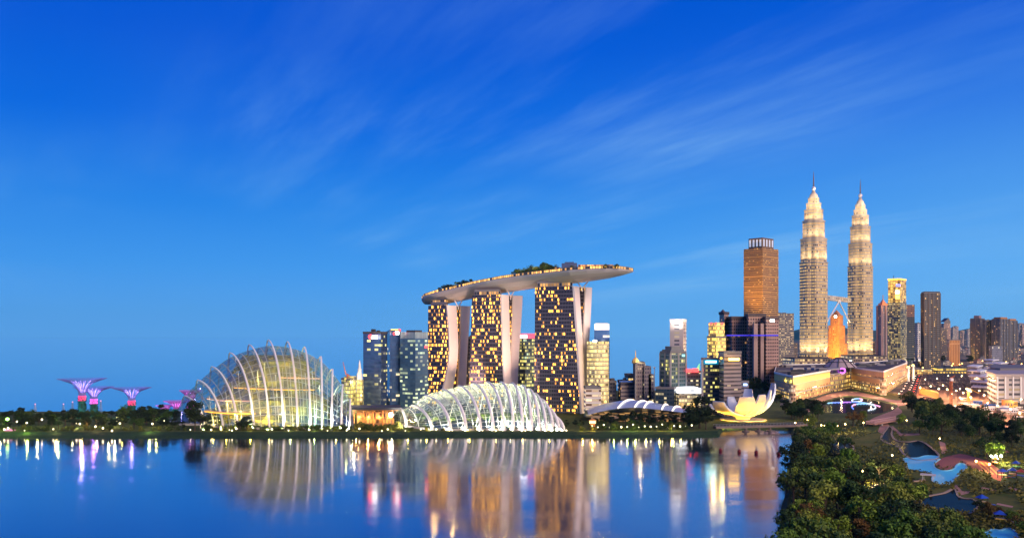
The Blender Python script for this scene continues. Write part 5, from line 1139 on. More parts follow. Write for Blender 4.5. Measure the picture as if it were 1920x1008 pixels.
def crane(px, py, yt, D, jibpx, jiby, label, col):
    q = P(px, D); cr = thing('site_crane', label, 'crane', (q.x, q.y, ZG), 'cranes on the construction site'); zt = Z(yt, D)
    mb = MB()
    for sx_, sy_ in ((-1, -1), (1, -1), (1, 1), (-1, 1)): mb.tube([(q.x + sx_ * .8, q.y + sy_ * .8, ZG), (q.x + sx_ * .8, q.y + sy_ * .8, zt)], .22, 4)
    k = ZG
    while k < zt - 2: mb.tube([(q.x - .8, q.y - .8, k), (q.x + .8, q.y - .8, k + 2)], .14, 3); mb.tube([(q.x + .8, q.y - .8, k), (q.x - .8, q.y - .8, k + 2)], .14, 3); k += 2
    mb.build('mast', col, cr)
    mb = MB(); e = W(jibpx, jiby, D); mb.tube([(q.x, q.y, zt), e], [.5, .25], 4); mb.tube([(q.x, q.y, zt), (q.x - (e.x - q.x) * .25, q.y, zt)], .5, 4); mb.build('jib', col, cr)
    mb = MB(); mb.box((q.x, q.y - 1.2, zt - 2.5), (2.2, 2.2, 2.4)); mb.build('cab', M['white'], cr)
    mb = MB(); mb.box((q.x, q.y, ZG), (5, 5, 1)); mb.build('base', M['conc'], cr)
OC = mat('crane_orange', (.60, .16, .03), .5)
crane(1783, 0, 708, 735, 1790, 704, 'tall slim orange crane standing in the middle of the site', OC)
crane(1816, 0, 727, 800, 1838, 738, 'low yellow crane with its jib dipping to the right', mat('crane_yellow', (.6, .36, .05), .5))
# site cabins, containers, sheds
def boxthing(name, label, cat, px, py, w_, d_, h_, col, rz=0, group=None, roofcol=None):
    q = G(px, py); o = thing(name, label, cat, tuple(q), group)
    mb = MB(); mb.box((q.x, q.y, ZG), (w_, d_, h_), rz); mb.build('body', col, o)
    mb = MB(); mb.box((q.x, q.y, ZG + h_), (w_ + .5, d_ + .5, .3), rz); mb.build('roof', roofcol or M['white'], o)
    mb = MB(); ca, sa = math.cos(rz), math.sin(rz)
    for k in (-.3, 0, .3): mb.box((q.x + w_ * k * ca + (d_ / 2 + .05) * sa, q.y + w_ * k * sa - (d_ / 2 + .05) * ca, ZG + h_ * .35), (w_ * .16, .12, h_ * .35), rz)
    mb.build('window', M['dark'], o)
    return o
CO = mat('container_orange', (.62, .20, .02), .5); CB = mat('container_blue', (.03, .12, .42), .5); CW = mat('cabin_cream', (.55, .46, .38), .6)
boxthing('stacked_container', 'orange ribbed container stack in front of the white exhibition hall', 'container', 1889, 766, 8, 4, 7.5, CO, 0, None, CO)
boxthing('shed', 'small amber shed right of the orange container stack', 'shed', 1902, 762, 4, 3, 5, mat('shed_amber', (.65, .36, .06), .5))
boxthing('stacked_container', 'blue container below the orange container stack', 'container', 1887, 770, 9, 3, 2.2, CB, .1, None, CB)
boxthing('site_cabin', 'blue-roofed cabin at the sandy bend left of the exhibition hall', 'cabin', 1857, 764, 9, 4, 3, CB, -.3, None, CB)
boxthing('site_cabin', 'long blue tarpaulin-topped cabin beside the open floor frame', 'cabin', 1833, 757, 7, 4, 2.6, CB, -.4, None, CB)
for k in range(22):
    px = rnd.uniform(1760, 1915); py = 738 + (px - 1760) * .20 + rnd.uniform(-3, 24)
    if px > 1846 and py < 764: py = 768 + rnd.uniform(0, 14)
    boxthing('site_cabin', 'pale site cabin or material pallet scattered on the sandy construction ground', 'cabin', px, py, rnd.uniform(3, 8), rnd.uniform(2.4, 4), rnd.uniform(1.6, 3.2), rnd.choice([CW, CW, M['white'], M['conc'], mat('cabin_ochre', (.5, .3, .12), .6)]), rnd.uniform(-.6, .6), 'pale cabins and pallets on the site')
M['fl_head'] = glow('site_flood', (1, .86, .6), 9)
fm_ = thing('site_flood_lamp', 'x', 'flood lamp', (0, 0, 0), 'flood lamps on the construction site')
mb = MB(); mb.tube([(0, 0, 0), (0, 0, 9)], .15, 5); mb.build('mast', M['dark'], fm_); mb = MB(); mb.ball((0, 0, 9.4), .55, 8, 6, 0, .8); mb.build('lamp_head', M['fl_head'], fm_)
SF = [(1735, 720), (1745, 735), (1768, 733), (1776, 742), (1793, 745), (1800, 741), (1812, 741), (1820, 746), (1806, 750), (1836, 745), (1845, 755), (1820, 760), (1870, 778), (1915, 764), (1912, 795), (1760, 741), (1757, 718), (1778, 712), (1803, 712), (1785, 752), (1800, 760), (1852, 772), (1895, 785), (1725, 738)]
for i, (px, py) in enumerate(SF):
    o = fm_ if i == 0 else dup(fm_, (0, 0, 0)); q = G(px, py + 5); o.location = q; o['label'] = 'white flood lamp on a thin mast lighting the sandy construction site'
    lamp('POINT', (q.x, q.y - 1.5, ZG + 9.5), 20000, (1, .58, .28), .5)
# market parasol / tents
tn = thing('site_tent', 'red peaked tent at the edge of the park below the site', 'tent', tuple(G(1857, 795)))
mb = MB(); q = G(1857, 795)
mb.lathe((q.x, q.y, ZG + 2.4), [(6.5, 0), (3.5, 1.4), (.2, 3.6)], 10); mb.build('canopy', mat('tent_red', (.55, .13, .10), .6), tn)
mb = MB()
for k in range(6): a = k * math.pi / 3; mb.tube([(q.x + 5.8 * math.cos(a), q.y + 5.8 * math.sin(a), ZG), (q.x + 5.8 * math.cos(a), q.y + 5.8 * math.sin(a), ZG + 2.6)], .12, 5)
mb.build('pole', M['white'], tn)
# ---- exhibition hall on the right edge
f_ex = facade('exhibition_grid', (.48, .43, .41), (.055, .05, .055), (1, .7, .3), 15.5, 4.4, .10, (.35, .85), .12, .9, .2)
D = 787; ex = thing('exhibition_hall', 'pale square-gridded exhibition hall at the right edge', 'hall', (X(1895, D), D, ZG))
pl = [P(1851, 862), P(1868, D), P(1960, 792), P(1975, 900), P(1860, 960)]
mb = MB(); mb.prism(pl, ZG, Z(705, D), 0, 1); mb.build('wall', [f_ex, M['conc']], ex)
mb = MB(); mb.prism(grow(pl, 1.2), Z(706, D), Z(701, D), 0, 0, bottom=True); mb.build('roof', mat('hall_roof', (.38, .33, .31), .7), ex)
mb = MB(); d = (pl[2] - pl[1]).normalized()
for k in range(8): q = pl[1] + d * (1 + k * 7.7); mb.box((q.x, q.y - .2, ZG), (1.3, 1.0, Z(706, D) - ZG), math.atan2(d.y, d.x))
mb.build('pier', M['white'], ex)
mb = MB(); mb.prism([pl[1] + Vector((-1, -3)), pl[2] + Vector((0, -3)), pl[2] + Vector((0, -.6)), pl[1] + Vector((0, -.6))], ZG + 4.2, ZG + 5.0, bottom=True); mb.build('awning', M['conc'], ex)
for px, py in ((1860, 748), (1872, 758), (1900, 762), (1920, 760)): q = G(px, py + 4); lamp('POINT', (q.x, q.y - 7, ZG + 6), 4200, (1, .75, .4), .5)
mb = MB(); pl2 = [P(1855, 905), P(1875, 880), P(1970, 890), P(1970, 990), P(1862, 1000)]; mb.prism(pl2, Z(701, D), Z(701, D) + 2, 0, 0); mb.build('roof_unit', M['roof'], ex)
# terraced centre with stacked white decks
def terrace(label, lay, D0, nm='terraced_block'):
    root = thing(nm, label, 'building', (X((lay[0][0] + lay[0][1]) / 2, D0), D0, ZG)); z0 = ZG
    for (px0, px1, yt, D, dp_, md) in lay:
        zt = Z(yt, D); pl = foot(px0, px1, D, md, dp_)
        mb = MB(); mb.prism(pl, z0, zt - .9, 0, 1); mb.build('storey', [facade('terrace_storey', (.26, .23, .24), (.07, .07, .09), (1, .75, .4), 4, 6, .06, (.15, .7), .25, .9, .2), M['roof']], root)
        mb = MB(); mb.prism(grow(pl, 1.6), zt - .9, zt + .6, bottom=True); mb.build('terrace_deck', M['white'], root); z0 = zt + .6
    return root
terrace('stepped building with white curved decks left of the exhibition hall', [(1822, 1864, 726, 960, 90, 1858), (1820, 1860, 716, 985, 90, 1852), (1817, 1856, 706, 1010, 90, 1846), (1815, 1850, 696, 1040, 80, 1838), (1814, 1842, 687, 1075, 70, 1832)], 960)
terrace('white-roofed stepped building behind the exhibition hall', [(1846, 1925, 700, 1150, 60, 1900), (1846, 1905, 690, 1180, 60, 1885), (1848, 1890, 681, 1210, 60, 1876), (1845, 1872, 675, 1250, 50, 1862)], 1150)
tower('office_block', 'plain grey glass block rising behind the stepped white decks', foot(1854, 1880, 1500, 1860, 40), 649, 1500, facade('plain_grey', (.22, .21, .23), (.12, .12, .15), PALE, 3, 3.6, .06, (.1, .9), .05, .8, .2), 'building', bits=2)
# ---- cars
CP = [mat('car_white', (.7, .7, .7), .25, var=0), mat('car_red', (.45, .03, .02), .25, var=0), mat('car_dark', (.02, .02, .025), .25, var=0), mat('car_silver', (.35, .36, .38), .25, .4, var=0)]
M['tyre'] = mat('tyre', (.01, .01, .01), .8, var=0); M['glassd'] = mat('car_glass', (.01, .012, .015), .1, var=0)
HL = glow('headlight', (1, .9, .7), 9); TLm = glow('tail_light', (1, .05, .02), 9)
protos = []
for cp in CP:
    c = thing('car', 'x', 'car', (0, 0, 0), 'cars on the busy road beside the mall')
    mb = MB(); sec = [(-2.2, .35, .75), (-2.1, .3, 1.0), (-.9, .3, 1.05), (-.5, .3, 1.05), (1.2, .3, 1.05), (2.0, .3, .95), (2.2, .35, .7)]
    mb.loft([[(x, -.88, a), (x, .88, a), (x, .86, b_), (x, -.86, b_)] for x, a, b_ in sec], 0, True, True, True); mb.build('body', cp, c)
    mb = MB(); mb.loft([[(-1.7, -.8, 1.0), (-1.7, .8, 1.0), (-1.1, .66, 1.5), (-1.1, -.66, 1.5)], [(.2, -.84, 1.04), (.2, .84, 1.04), (.1, .68, 1.55), (.1, -.68, 1.55)], [(1.2, -.8, 1.0), (1.2, .8, 1.0), (.55, .64, 1.45), (.55, -.64, 1.45)]], 0, True, True, True); mb.build('cabin', M['glassd'], c)
    for x in (-1.35, 1.35):
        for y in (-.84, .84): mb = MB(); mb.loft([[(x + .33 * math.cos(a), y - .1, .33 + .33 * math.sin(a)) for a in [k * math.pi / 5 for k in range(10)]], [(x + .33 * math.cos(a), y + .1, .33 + .33 * math.sin(a)) for a in [k * math.pi / 5 for k in range(10)]]], 0, True, True, True); mb.build('wheel', M['tyre'], c)
    for y in (-.6, .6):
        mb = MB(); mb.box((2.22, y, .6), (.12, .5, .26)); mb.build('headlight', HL, c); mb = MB(); mb.box((-2.22, y, .65), (.12, .5, .26)); mb.build('tail_light', TLm, c)
    protos.append(c)
lanes = [[(1722, 692), (1716, 706), (1710, 722), (1702, 738)], [(1728, 693), (1721, 712), (1716, 726), (1712, 740)], [(1704, 704), (1712, 698), (1724, 690)], [(1684, 741), (1694, 730), (1700, 718), (1704, 709)]]
cols_ = ['white', 'red', 'dark', 'silver']; used = set()
for li, ln in enumerate(lanes):
    pts = [G(x, y) for x, y in ln]; n = 11 if li < 2 else 7
    for k in range(n):
        t_ = (k + .5) / n * (len(pts) - 1); i = min(int(t_), len(pts) - 2); q = pts[i].lerp(pts[i + 1], t_ - i); d = pts[i + 1] - pts[i]
        ci = rnd.randrange(4); o = protos[ci] if ci not in used else dup(protos[ci], (0, 0, 0)); used.add(ci)
        o.location = (q.x, q.y, ZG + .035); o.rotation_euler = (0, 0, math.atan2(d.y, d.x) + (math.pi if li % 2 else 0)); o['label'] = cols_[ci] + ' car in the traffic on the red-lit road beside the mall'
for px, py in ((1706, 740), (1712, 726), (1716, 712), (1722, 700), (1694, 738)): q = G(px, py); lamp('POINT', (q.x, q.y, ZG + 8), 30000, (1, .34, .13), .5)
# ---- park footbridge
pb = thing('footbridge', 'pink railed footbridge crossing the park stream', 'bridge', tuple(G(1660, 794)))
a, b_ = G(1632, 800), G(1688, 790); d = (b_ - a).normalized(); n_ = Vector((-d.y, d.x, 0))
mb = MB(); mb.prism([(a - n_ * 3.2).xy, (b_ - n_ * 3.2).xy, (b_ + n_ * 3.2).xy, (a + n_ * 3.2).xy], ZG + 1.6, ZG + 2.4, bottom=True); mb.build('deck', M['pave'], pb)
for sg in (-1, 1):
    mb = MB(); L = (b_ - a).length; k = 0
    while k < L: q = a + d * k + n_ * 3 * sg; mb.box((q.x, q.y, ZG + 2.4), (.25, .25, 1.2)); k += 1.6
    mb.tube([a + n_ * 3 * sg + Vector((0, 0, 3.7)), b_ + n_ * 3 * sg + Vector((0, 0, 3.7))], .2, 4); mb.build('railing', mat('pink_rail', (.55, .33, .32), .6), pb)
for t_ in (.25, .75): q = a.lerp(b_, t_); mb = MB(); mb.box((q.x, q.y, ZG - .5), (2, 5.6, 2.1), math.atan2(d.y, d.x)); mb.build('pier', M['conc'], pb)
# ---- pool gazebo, play structures
gz = thing('gazebo', 'small pale gazebo with a flat roof on the pool edge', 'gazebo', tuple(G(1740, 901)))
q = G(1740, 901); mb = MB(); mb.box((q.x, q.y, ZG + 2.6), (6, 4.5, .3), -.5); mb.build('roof', mat('gazebo_roof', (.55, .5, .46), .6), gz)
for a in range(4): mb = MB(); an = -.5 + math.pi / 4 + a * math.pi / 2; mb.tube([(q.x + 2.8 * math.cos(an), q.y + 2.2 * math.sin(an), ZG), (q.x + 2.8 * math.cos(an), q.y + 2.2 * math.sin(an), ZG + 2.6)], .12, 5); mb.build('post', M['white'], gz)
g2 = thing('park_bench', 'pale stone bench corner left of the pool gazebo', 'bench', tuple(G(1722, 902))); q = G(1722, 902)
mb = MB(); mb.box((q.x, q.y, ZG), (5, .8, .5), .2); mb.build('seat', M['kerb'], g2); mb = MB(); mb.box((q.x + 2.4, q.y + 1.6, ZG), (.8, 3.4, .9), .2); mb.build('backrest', M['kerb'], g2)
BLU = mat('slide_blue', (.02, .07, .42), .35); ORG = mat('play_orange', (.62, .20, .03), .4); YEL = mat('play_yellow', (.65, .42, .06), .4); GRN = mat('play_green', (.08, .35, .06), .5)
def play(px, py, label, c1_, c2_, rz):
    q = G(px, py); o = thing('climbing_set', label, 'play frame', tuple(q), 'climbing frames on the playground')
    ca, sa = math.cos(rz), math.sin(rz); L = lambda x, y, z: (q.x + x * ca - y * sa, q.y + x * sa + y * ca, ZG + z)
    for x in (-1.5, 1.5):
        for y in (-1.2, 1.2): mb = MB(); mb.tube([L(x, y, 0), L(x, y, 3.2)], .12, 5); mb.build('post', M['dark'], o)
    mb = MB(); mb.box(L(0, 0, 1.5), (3.2, 2.6, .2), rz); mb.build('platform', c2_, o)
    mb = MB(); v = [L(-1.9, -1.5, 3.1), L(1.9, -1.5, 3.1), L(1.9, 1.5, 3.1), L(-1.9, 1.5, 3.1)]; t_ = L(0, 0, 4.4); [mb.face([v[i], v[(i + 1) % 4], t_]) for i in range(4)]; mb.face(v[::-1]); mb.build('roof', c1_, o)
    mb = MB(); mb.loft([[L(1.5, -.6, 1.7), L(1.5, .6, 1.7), L(1.5, .6, 1.5), L(1.5, -.6, 1.5)], [L(5.0, -.6, .4), L(5.0, .6, .4), L(5.0, .6, .2), L(5.0, -.6, .2)], [L(6.0, -.6, .3), L(6.0, .6, .3), L(6.0, .6, .1), L(6.0, -.6, .1)]], 0, True, True, True); mb.build('slide', c1_, o)
play(1880, 896, 'blue climbing frame with a long slide at the end of the red court', BLU, YEL, .2); play(1898, 894, 'blue and orange climbing frame under the bright green tree', BLU, ORG, -.5); play(1914, 897, 'red climbing frame at the right edge of the picture', mat('play_red', (.5, .05, .03), .4), BLU, 2.6); play(1866, 872, 'yellow climbing frame under the floodlights', YEL, ORG, 1.0); play(1905, 880, 'dark blue climbing frame farther back among the trees', BLU, GRN, .8); play(1841, 948, 'blue and white climbing frame beside the lower lawn', BLU, YEL, .3); play(1875, 980, 'blue climbing frame just above the lower blue pool', BLU, YEL, -.4)
# ================================================================ TREES
def leaf_mat(name, c1, c2, c3, vs=.22):
    m, t, b = newmat(name); oi = t.node('ShaderNodeObjectInfo'); g = t.node('ShaderNodeNewGeometry')
    n = t.noise(g.outputs['Position'], vs, 3); rp = t.node('ShaderNodeNewGeometry')
    f = t.m('ADD', t.m('MULTIPLY', oi.outputs['Random'], .62), t.m('MULTIPLY', n, .38))
    col = t.ramp(f, [(.12, c1), (.5, c2), (.86, c3)])
    v = t.m('MULTIPLY_ADD', rp.outputs['Random Per Island'], .9, .55)
    t.l.new(t.mixc(1.0, col, v, 'MULTIPLY'), b.inputs['Base Color']); b.inputs['Roughness'].default_value = .7; b.inputs['Specular IOR Level'].default_value = .15
    b.inputs['Subsurface Weight'].default_value = 0
    return m
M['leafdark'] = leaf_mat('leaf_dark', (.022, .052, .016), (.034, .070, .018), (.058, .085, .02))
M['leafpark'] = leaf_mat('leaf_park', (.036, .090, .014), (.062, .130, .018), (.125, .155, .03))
M['leaflamplit'] = leaf_mat('leaf_lamplit', (.10, .19, .02), (.15, .22, .025), (.20, .23, .04))  # park lamplight on foliage put into a brighter leaf colour
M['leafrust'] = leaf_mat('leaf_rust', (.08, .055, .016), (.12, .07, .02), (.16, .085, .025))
M['leafsilhouette'] = leaf_mat('leaf_silhouette', (.010, .020, .012), (.015, .028, .012), (.026, .036, .014))  # darkness of night silhouettes put into the leaf colour
M['bark'] = mat('bark', (.05, .035, .025), .9)
def crown_bm(R_, hh, nclump, nleaf, ls, r, flatb=.5):
    mb = MB(); cl_ = []
    for i in range(nclump):
        a = r.uniform(0, 2 * math.pi); u = r.uniform(-.75, 1); rr = math.sqrt(max(0, 1 - u * u)) * R_ * r.uniform(.45, .92)
        cl_.append((Vector((rr * math.cos(a), rr * math.sin(a), u * hh * r.uniform(.6, .95))), R_ * r.choice((r.uniform(.16, .26), r.uniform(.26, .40), r.uniform(.38, .50)))))
    for c, cr in cl_:
        for k in range(nleaf):
            d = Vector((r.gauss(0, 1), r.gauss(0, 1), r.gauss(0, 1) + .25)).normalized(); p = c + Vector((d.x * cr, d.y * cr, d.z * cr * .8)) * (r.random() ** .35)
            n = (d + Vector((r.gauss(0, .6), r.gauss(0, .6), r.gauss(0, .6) + .3))).normalized()
            e1 = n.cross(Vector((r.gauss(0, 1), r.gauss(0, 1), r.gauss(0, 1)))).normalized(); e2 = n.cross(e1); s = ls * r.uniform(.5, 1.25)
            mb.face([p - e1 * s, p - e2 * s * .55 + n * s * .1, p + e1 * s, p + e2 * s * .55 + n * s * .1])
    return mb, cl_
def tree_proto(seed, R_, hh, trunk, lm_, nclump=26, nleaf=60, ls=.55, name='tree'):
    r = random.Random(seed); root = thing(name, 'x', 'tree', (0, 0, 0))
    mb, cl_ = crown_bm(R_, hh, nclump, nleaf, ls, r)
    zc = trunk + hh * .7
    mb.v = [(a, b_, c + zc) for a, b_, c in mb.v]
    t = MB(); t.tube([(0, 0, -.4), (r.uniform(-.15, .15), r.uniform(-.15, .15), trunk * .5), (r.uniform(-.3, .3), r.uniform(-.3, .3), trunk), (0, 0, zc)], [R_ * .085, R_ * .06, R_ * .05, R_ * .02], 7)
    for c, cr in cl_[:7]: t.tube([(0, 0, trunk * .85), (c.x * .5, c.y * .5, (trunk * .85 + zc + c.z) / 2 + .3), (c.x * .9, c.y * .9, zc + c.z)], [R_ * .035, R_ * .025, R_ * .01], 5)
    t.build('trunk', M['bark'], root); mb.build('crown', lm_, root)
    root['proto'] = 1; del root['proto']
    return root
KIND = {}
for nm, lm_, sd_ in (('dark', 'leafdark', 11), ('park', 'leafpark', 31), ('bright', 'leaflamplit', 51), ('rust', 'leafrust', 71), ('black', 'leafsilhouette', 91)):
    KIND[nm] = [tree_proto(sd_ + i, q[0], q[1], q[2], M[lm_], q[4]) for i, q in enumerate(((5.0, 4.2, 3.6, None, 22), (6.2, 2.9, 5.4, None, 15), (4.0, 5.0, 3.2, None, 30)))]
USED = set()
def plant(kind, x, y, s, label, group, sz=None, z=ZG):
    v = rnd.randrange(3); pr = KIND[kind][v]
    o = pr if (kind, v) not in USED else dup(pr, (0, 0, 0)); USED.add((kind, v))
    o.location = (x, y, z); o.rotation_euler = (0, 0, rnd.uniform(0, 6.28)); o.scale = (s, s, s * (sz or rnd.uniform(.85, 1.15))); o['label'] = label
    if group: o['group'] = group
    elif 'group' in o: del o['group']
    return o
# -- left shore wood
def prof(px, tab):
    for (a, ya), (b_, yb) in zip(tab, tab[1:]):
        if a <= px <= b_: return ya + (yb - ya) * (px - a) / (b_ - a)
    return tab[-1][1]
TOPL = [(-40, 768), (15, 769), (40, 763), (55, 770), (75, 772), (95, 768), (112, 775), (132, 763), (150, 766), (175, 768), (190, 768), (205, 771), (232, 763), (250, 766), (270, 761), (288, 757), (305, 764), (330, 769), (345, 782), (372, 780)]
for row, (D, f, n) in enumerate(((648, 1.0, 25), (622, .92, 23), (596, .74, 19), (576, .55, 17))):
    for k in range(n):
        px = -35 + (395 if row < 3 else 380) * (k + rnd.uniform(-.35, .35)) / (n - 1)
        if px > 352 and row < 2: continue
        zt = (Z(prof(px, TOPL), D) - ZG) * f * rnd.uniform(.86, 1.04); s = zt / 10.5
        if px > 330: s *= .75
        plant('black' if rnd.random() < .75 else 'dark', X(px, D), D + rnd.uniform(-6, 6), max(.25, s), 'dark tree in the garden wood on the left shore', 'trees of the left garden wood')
for px, h, lab in ((365, 16, 'dark feathery tree in front of the left end of the tall conservatory'), (376, 11, 'smaller dark tree against the left ribs of the tall conservatory'), (452, 8, 'short dark tree in front of the second-left ribs'), (462, 9, 'short dark tree between the left ribs')):
    plant('black', X(px, 566), 566, h / 10.5, lab, None)
TG = (1, .78, .12)
for px, D, z, pw, col in ((8, 584, 9, 5000, (.42, 1, .06)), (17, 582, 12, 4000, (.5, 1, .08)), (28, 585, 6, 900, (1, .8, .2)), (95, 604, 9, 700, (1, .7, .2)), (78, 572, 4, 1000, (.8, 1, .1)), (132, 612, 10, 900, (.9, .9, .2)), (160, 600, 7, 2000, (1, .85, .35)), (176, 597, 8, 2200, (1, .72, .1)), (185, 596, 5, 900, (1, .5, .15)), (225, 606, 8, 1600, (1, .78, .15)), (236, 606, 9, 1600, (1, .85, .4)), (250, 600, 8, 1000, (1, .75, .1)), (312, 604, 7, 900, (.9, .85, .2)), (300, 574, 4, 700, (.8, .9, .2)), (205, 574, 4, 500, (1, .5, .25)), (130, 572, 3, 400, (1, .7, .2))):
    lamp('POINT', (X(px, D), D - 17, z + 1), pw * 2.4, col, .4)
gl_ = thing('garden_light', 'x', 'lamp', (0, 0, 0), 'garden lights among the left trees'); mb = MB(); mb.tube([(0, 0, -7), (0, 0, 0)], .1, 5); mb.build('post', M['dark'], gl_); mb = MB(); mb.ball((0, 0, .4), .55, 8, 6); mb.build('globe', glow('garden_globe', (1, .82, .5), 7), gl_)
for i, (px, py, D) in enumerate(((8, 795, 585), (46, 791, 588), (64, 793, 588), (92, 787, 592), (156, 794, 590), (162, 795, 588), (191, 800, 585), (229, 789, 592), (236, 794, 588), (296, 795, 588), (318, 790, 590), (30, 803, 572), (205, 803, 572), (222, 808, 565))):
    o = gl_ if i == 0 else dup(gl_, (0, 0, 0)); o.location = (X(px, D), D - 9, Z(py, D - 9)); o['label'] = 'warm garden light shining between the dark left shore trees'
gp = thing('glow_lamp', 'bright green-white lamp glowing among the far left trees', 'lit panel', (X(14, 571), 571, ZG)); mb = MB(); mb.lathe((X(14, 571), 571, Z(788, 571)), [(.3, 0), (.8, .4), (1.1, 1.1), (.7, 1.8), (.1, 2.0)], 12); mb.build('lamp_head', glow('green_white', (.50, 1, .20), 7.0), gp); mb = MB(); mb.tube([(X(14, 571), 571, ZG), (X(14, 571), 571, Z(788, 571))], .3, 6); mb.build('mast', M['dark'], gp)  # green-white lamp on a mast, source of the green glow
kk = thing('garden_kiosk', 'low pink-lit kiosk at the far left water edge', 'kiosk', (X(18, 566), 566, ZG)); mb = MB(); mb.box((X(18, 566), 566, ZG), (6, 3, 1.2)); mb.build('wall', glow('pink_wall', (1, .35, .6), .8), kk); mb = MB(); mb.box((X(18, 566), 566, ZG + 1.25), (7, 4, .3)); mb.build('roof', M['conc'], kk)
# -- shrubs in front of the conservatories
M['shrubleaf'] = leaf_mat('shrub_leaf', (.02, .04, .012), (.06, .09, .02), (.16, .15, .03), .5)
shr = []
for i in range(4):
    r = random.Random(200 + i); root = thing('shrub', 'x', 'shrub', (0, 0, 0)); mb, cl_ = crown_bm(1.7, 1.2, 10, 34, .34, r); mb.v = [(a, b_, c + 1.2) for a, b_, c in mb.v]; mb.build('foliage', M['shrubleaf'], root)
    t = MB(); [t.tube([(0, 0, -.2), (c.x * .8, c.y * .8, 1.2 + c.z * .8)], [.07, .02], 4) for c, cr in cl_[:5]]; t.build('stem', M['bark'], root); shr.append(root)
us = set()
def shrub(x, y, s, label, group):
    v = rnd.randrange(4); o = shr[v] if v not in us else dup(shr[v], (0, 0, 0)); us.add(v)
    global LAST_SHRUB; LAST_SHRUB = o; o.location = (x, y, ZG); o.rotation_euler = (0, 0, rnd.uniform(0, 6.28)); o.scale = (s, s, s * rnd.uniform(.8, 1.3)); o['label'] = label; o['group'] = group
for k in range(46): px = 385 + 275 * (k + rnd.random()) / 46; shrub(X(px, 567), 566 + rnd.uniform(-2, 3), rnd.uniform(.5, 1.5), 'garden shrub along the foot of the tall conservatory', 'shrubs along the tall conservatory')
for k in range(30): px = -15 + 370 * (k + rnd.random()) / 30; shrub(X(px, 566), 563 + rnd.uniform(0, 6), rnd.uniform(.7, 1.5), 'dark garden shrub on the left bank below the garden trees', 'shrubs on the left bank')
for k in range(22): px = 658 + 92 * (k + rnd.random()) / 22; shrub(X(px, 567), 567 + rnd.uniform(-3, 8), rnd.uniform(.8, 1.9), 'amber-lit shrub in front of the flat-roofed pavilion', 'shrubs before the pavilion')
for k in range(30): px = 750 + 310 * (k + rnd.random()) / 30; shrub(X(px, 566), 565 + rnd.uniform(-2, 2), rnd.uniform(.4, 1.0), 'low shrub along the foot of the low conservatory', 'shrubs along the low conservatory')
for px, pw, col in ((400, 260, TG), (425, 220, TG), (470, 260, TG), (505, 200, TG), (545, 200, (.9, 1, .4)), (590, 260, (.8, 1, .3)), (630, 260, TG), (668, 500, (1, .6, .12)), (690, 500, (1, .5, .1)), (712, 500, (1, .55, .12)), (735, 500, (1, .75, .3)), (765, 300, TG), (800, 260, TG), (840, 260, (1, .7, .1)), (880, 240, TG), (930, 240, TG), (980, 240, TG), (1030, 240, TG)):
    lamp('POINT', (X(px, 563), 562.5, 3.6), pw * 1.3, col, .3)
# -- plants inside the low conservatory
for k in range(12):
    px = 790 + 240 * (k + rnd.uniform(.1, .9)) / 12; plant('bright' if k % 3 else 'park', X(px, 600), 600 + rnd.uniform(-8, 12), rnd.uniform(.6, 1.0), 'leafy green tree growing inside the low glass conservatory', 'trees inside the low conservatory')
# -- trees right of the low conservatory
TOPC = [(1058, 792), (1075, 785), (1095, 788), (1115, 782), (1135, 776), (1160, 776), (1190, 774), (1215, 772), (1240, 776), (1265, 778), (1290, 776)]
for row, (D, f, n) in enumerate(((615, 1.0, 18), (594, .85, 14), (576, .6, 9))):
    for k in range(n):
        px = 1062 + 232 * (k + rnd.uniform(-.3, .3)) / (n - 1); zt = (Z(prof(max(1058, min(1290, px)), TOPC), D) - ZG) * f * rnd.uniform(.85, 1.05)
        plant('black' if row < 2 else 'dark', X(px, D), D + rnd.uniform(-4, 4), max(.22, zt / 10.5), 'dark tree on the shore in front of the silver-roofed theatre', 'trees before the silver-roofed theatre')
for k in range(26): px = 1085 + 205 * (k + rnd.random()) / 26; shrub(X(px, 569), 568 + rnd.uniform(-3, 4), rnd.uniform(.7, 1.6), 'green-lit shrub on the bank below the silver-roofed theatre', 'shrubs below the silver-roofed theatre')
for px, pw, col in ((1110, 900, (1, .6, .15)), (1092, 700, TG), (1150, 420, (.8, .95, .15)), (1175, 480, (.7, 1, .15)), (1190, 520, (.8, 1, .2)), (1210, 420, (1, .8, .2)), (1235, 420, TG), (1260, 420, (.7, 1, .2)), (1275, 300, TG), (1258, 900, (1, .5, .12))): lamp('POINT', (X(px, 566), 563, 4.4), pw * 1.6, col, .3)
bt = thing('lit_kiosk', 'small warm glowing kiosk among the dark trees right of the low conservatory', 'kiosk', (X(1111, 575), 575, ZG)); mb = MB(); mb.box((X(1111, 575), 575, ZG + 4), (4, 3, 1.8)); mb.build('wall', M['warm_glow'], bt); mb = MB(); mb.lathe((X(1111, 575), 575, ZG + 5.9), [(3, 0), (.3, 1.3)], 8); mb.build('roof', M['wood'], bt); mb = MB(); mb.box((X(1111, 575), 575, ZG), (3.4, 2.6, 4)); mb.build('base', M['wood'], bt)
plant('black', X(1312, 580), 580, 2.05, 'big dark spreading tree at the water edge left of the lotus museum', None, 1.0)
plant('black', X(1322, 574), 572, 1.15, 'dark rounded tree leaning over the water beside the lotus museum', None, .75)
plant('black', X(1300, 574), 574, 1.0, 'lower dark tree just left of the big spreading one', None, .9)
# -- trees behind the lotus museum and by the dark hotel
for px, py, s in ((1406, 737, 1.25), (1418, 736, 1.4), (1430, 737, 1.3), (1412, 733, 1.4), (1424, 732, 1.4), (1440, 740, 1.2)): q = G(px, py); plant('black', q.x, q.y, s, 'dark tree behind the lotus museum at the foot of the dark hotel', 'trees at the foot of the dark hotel')
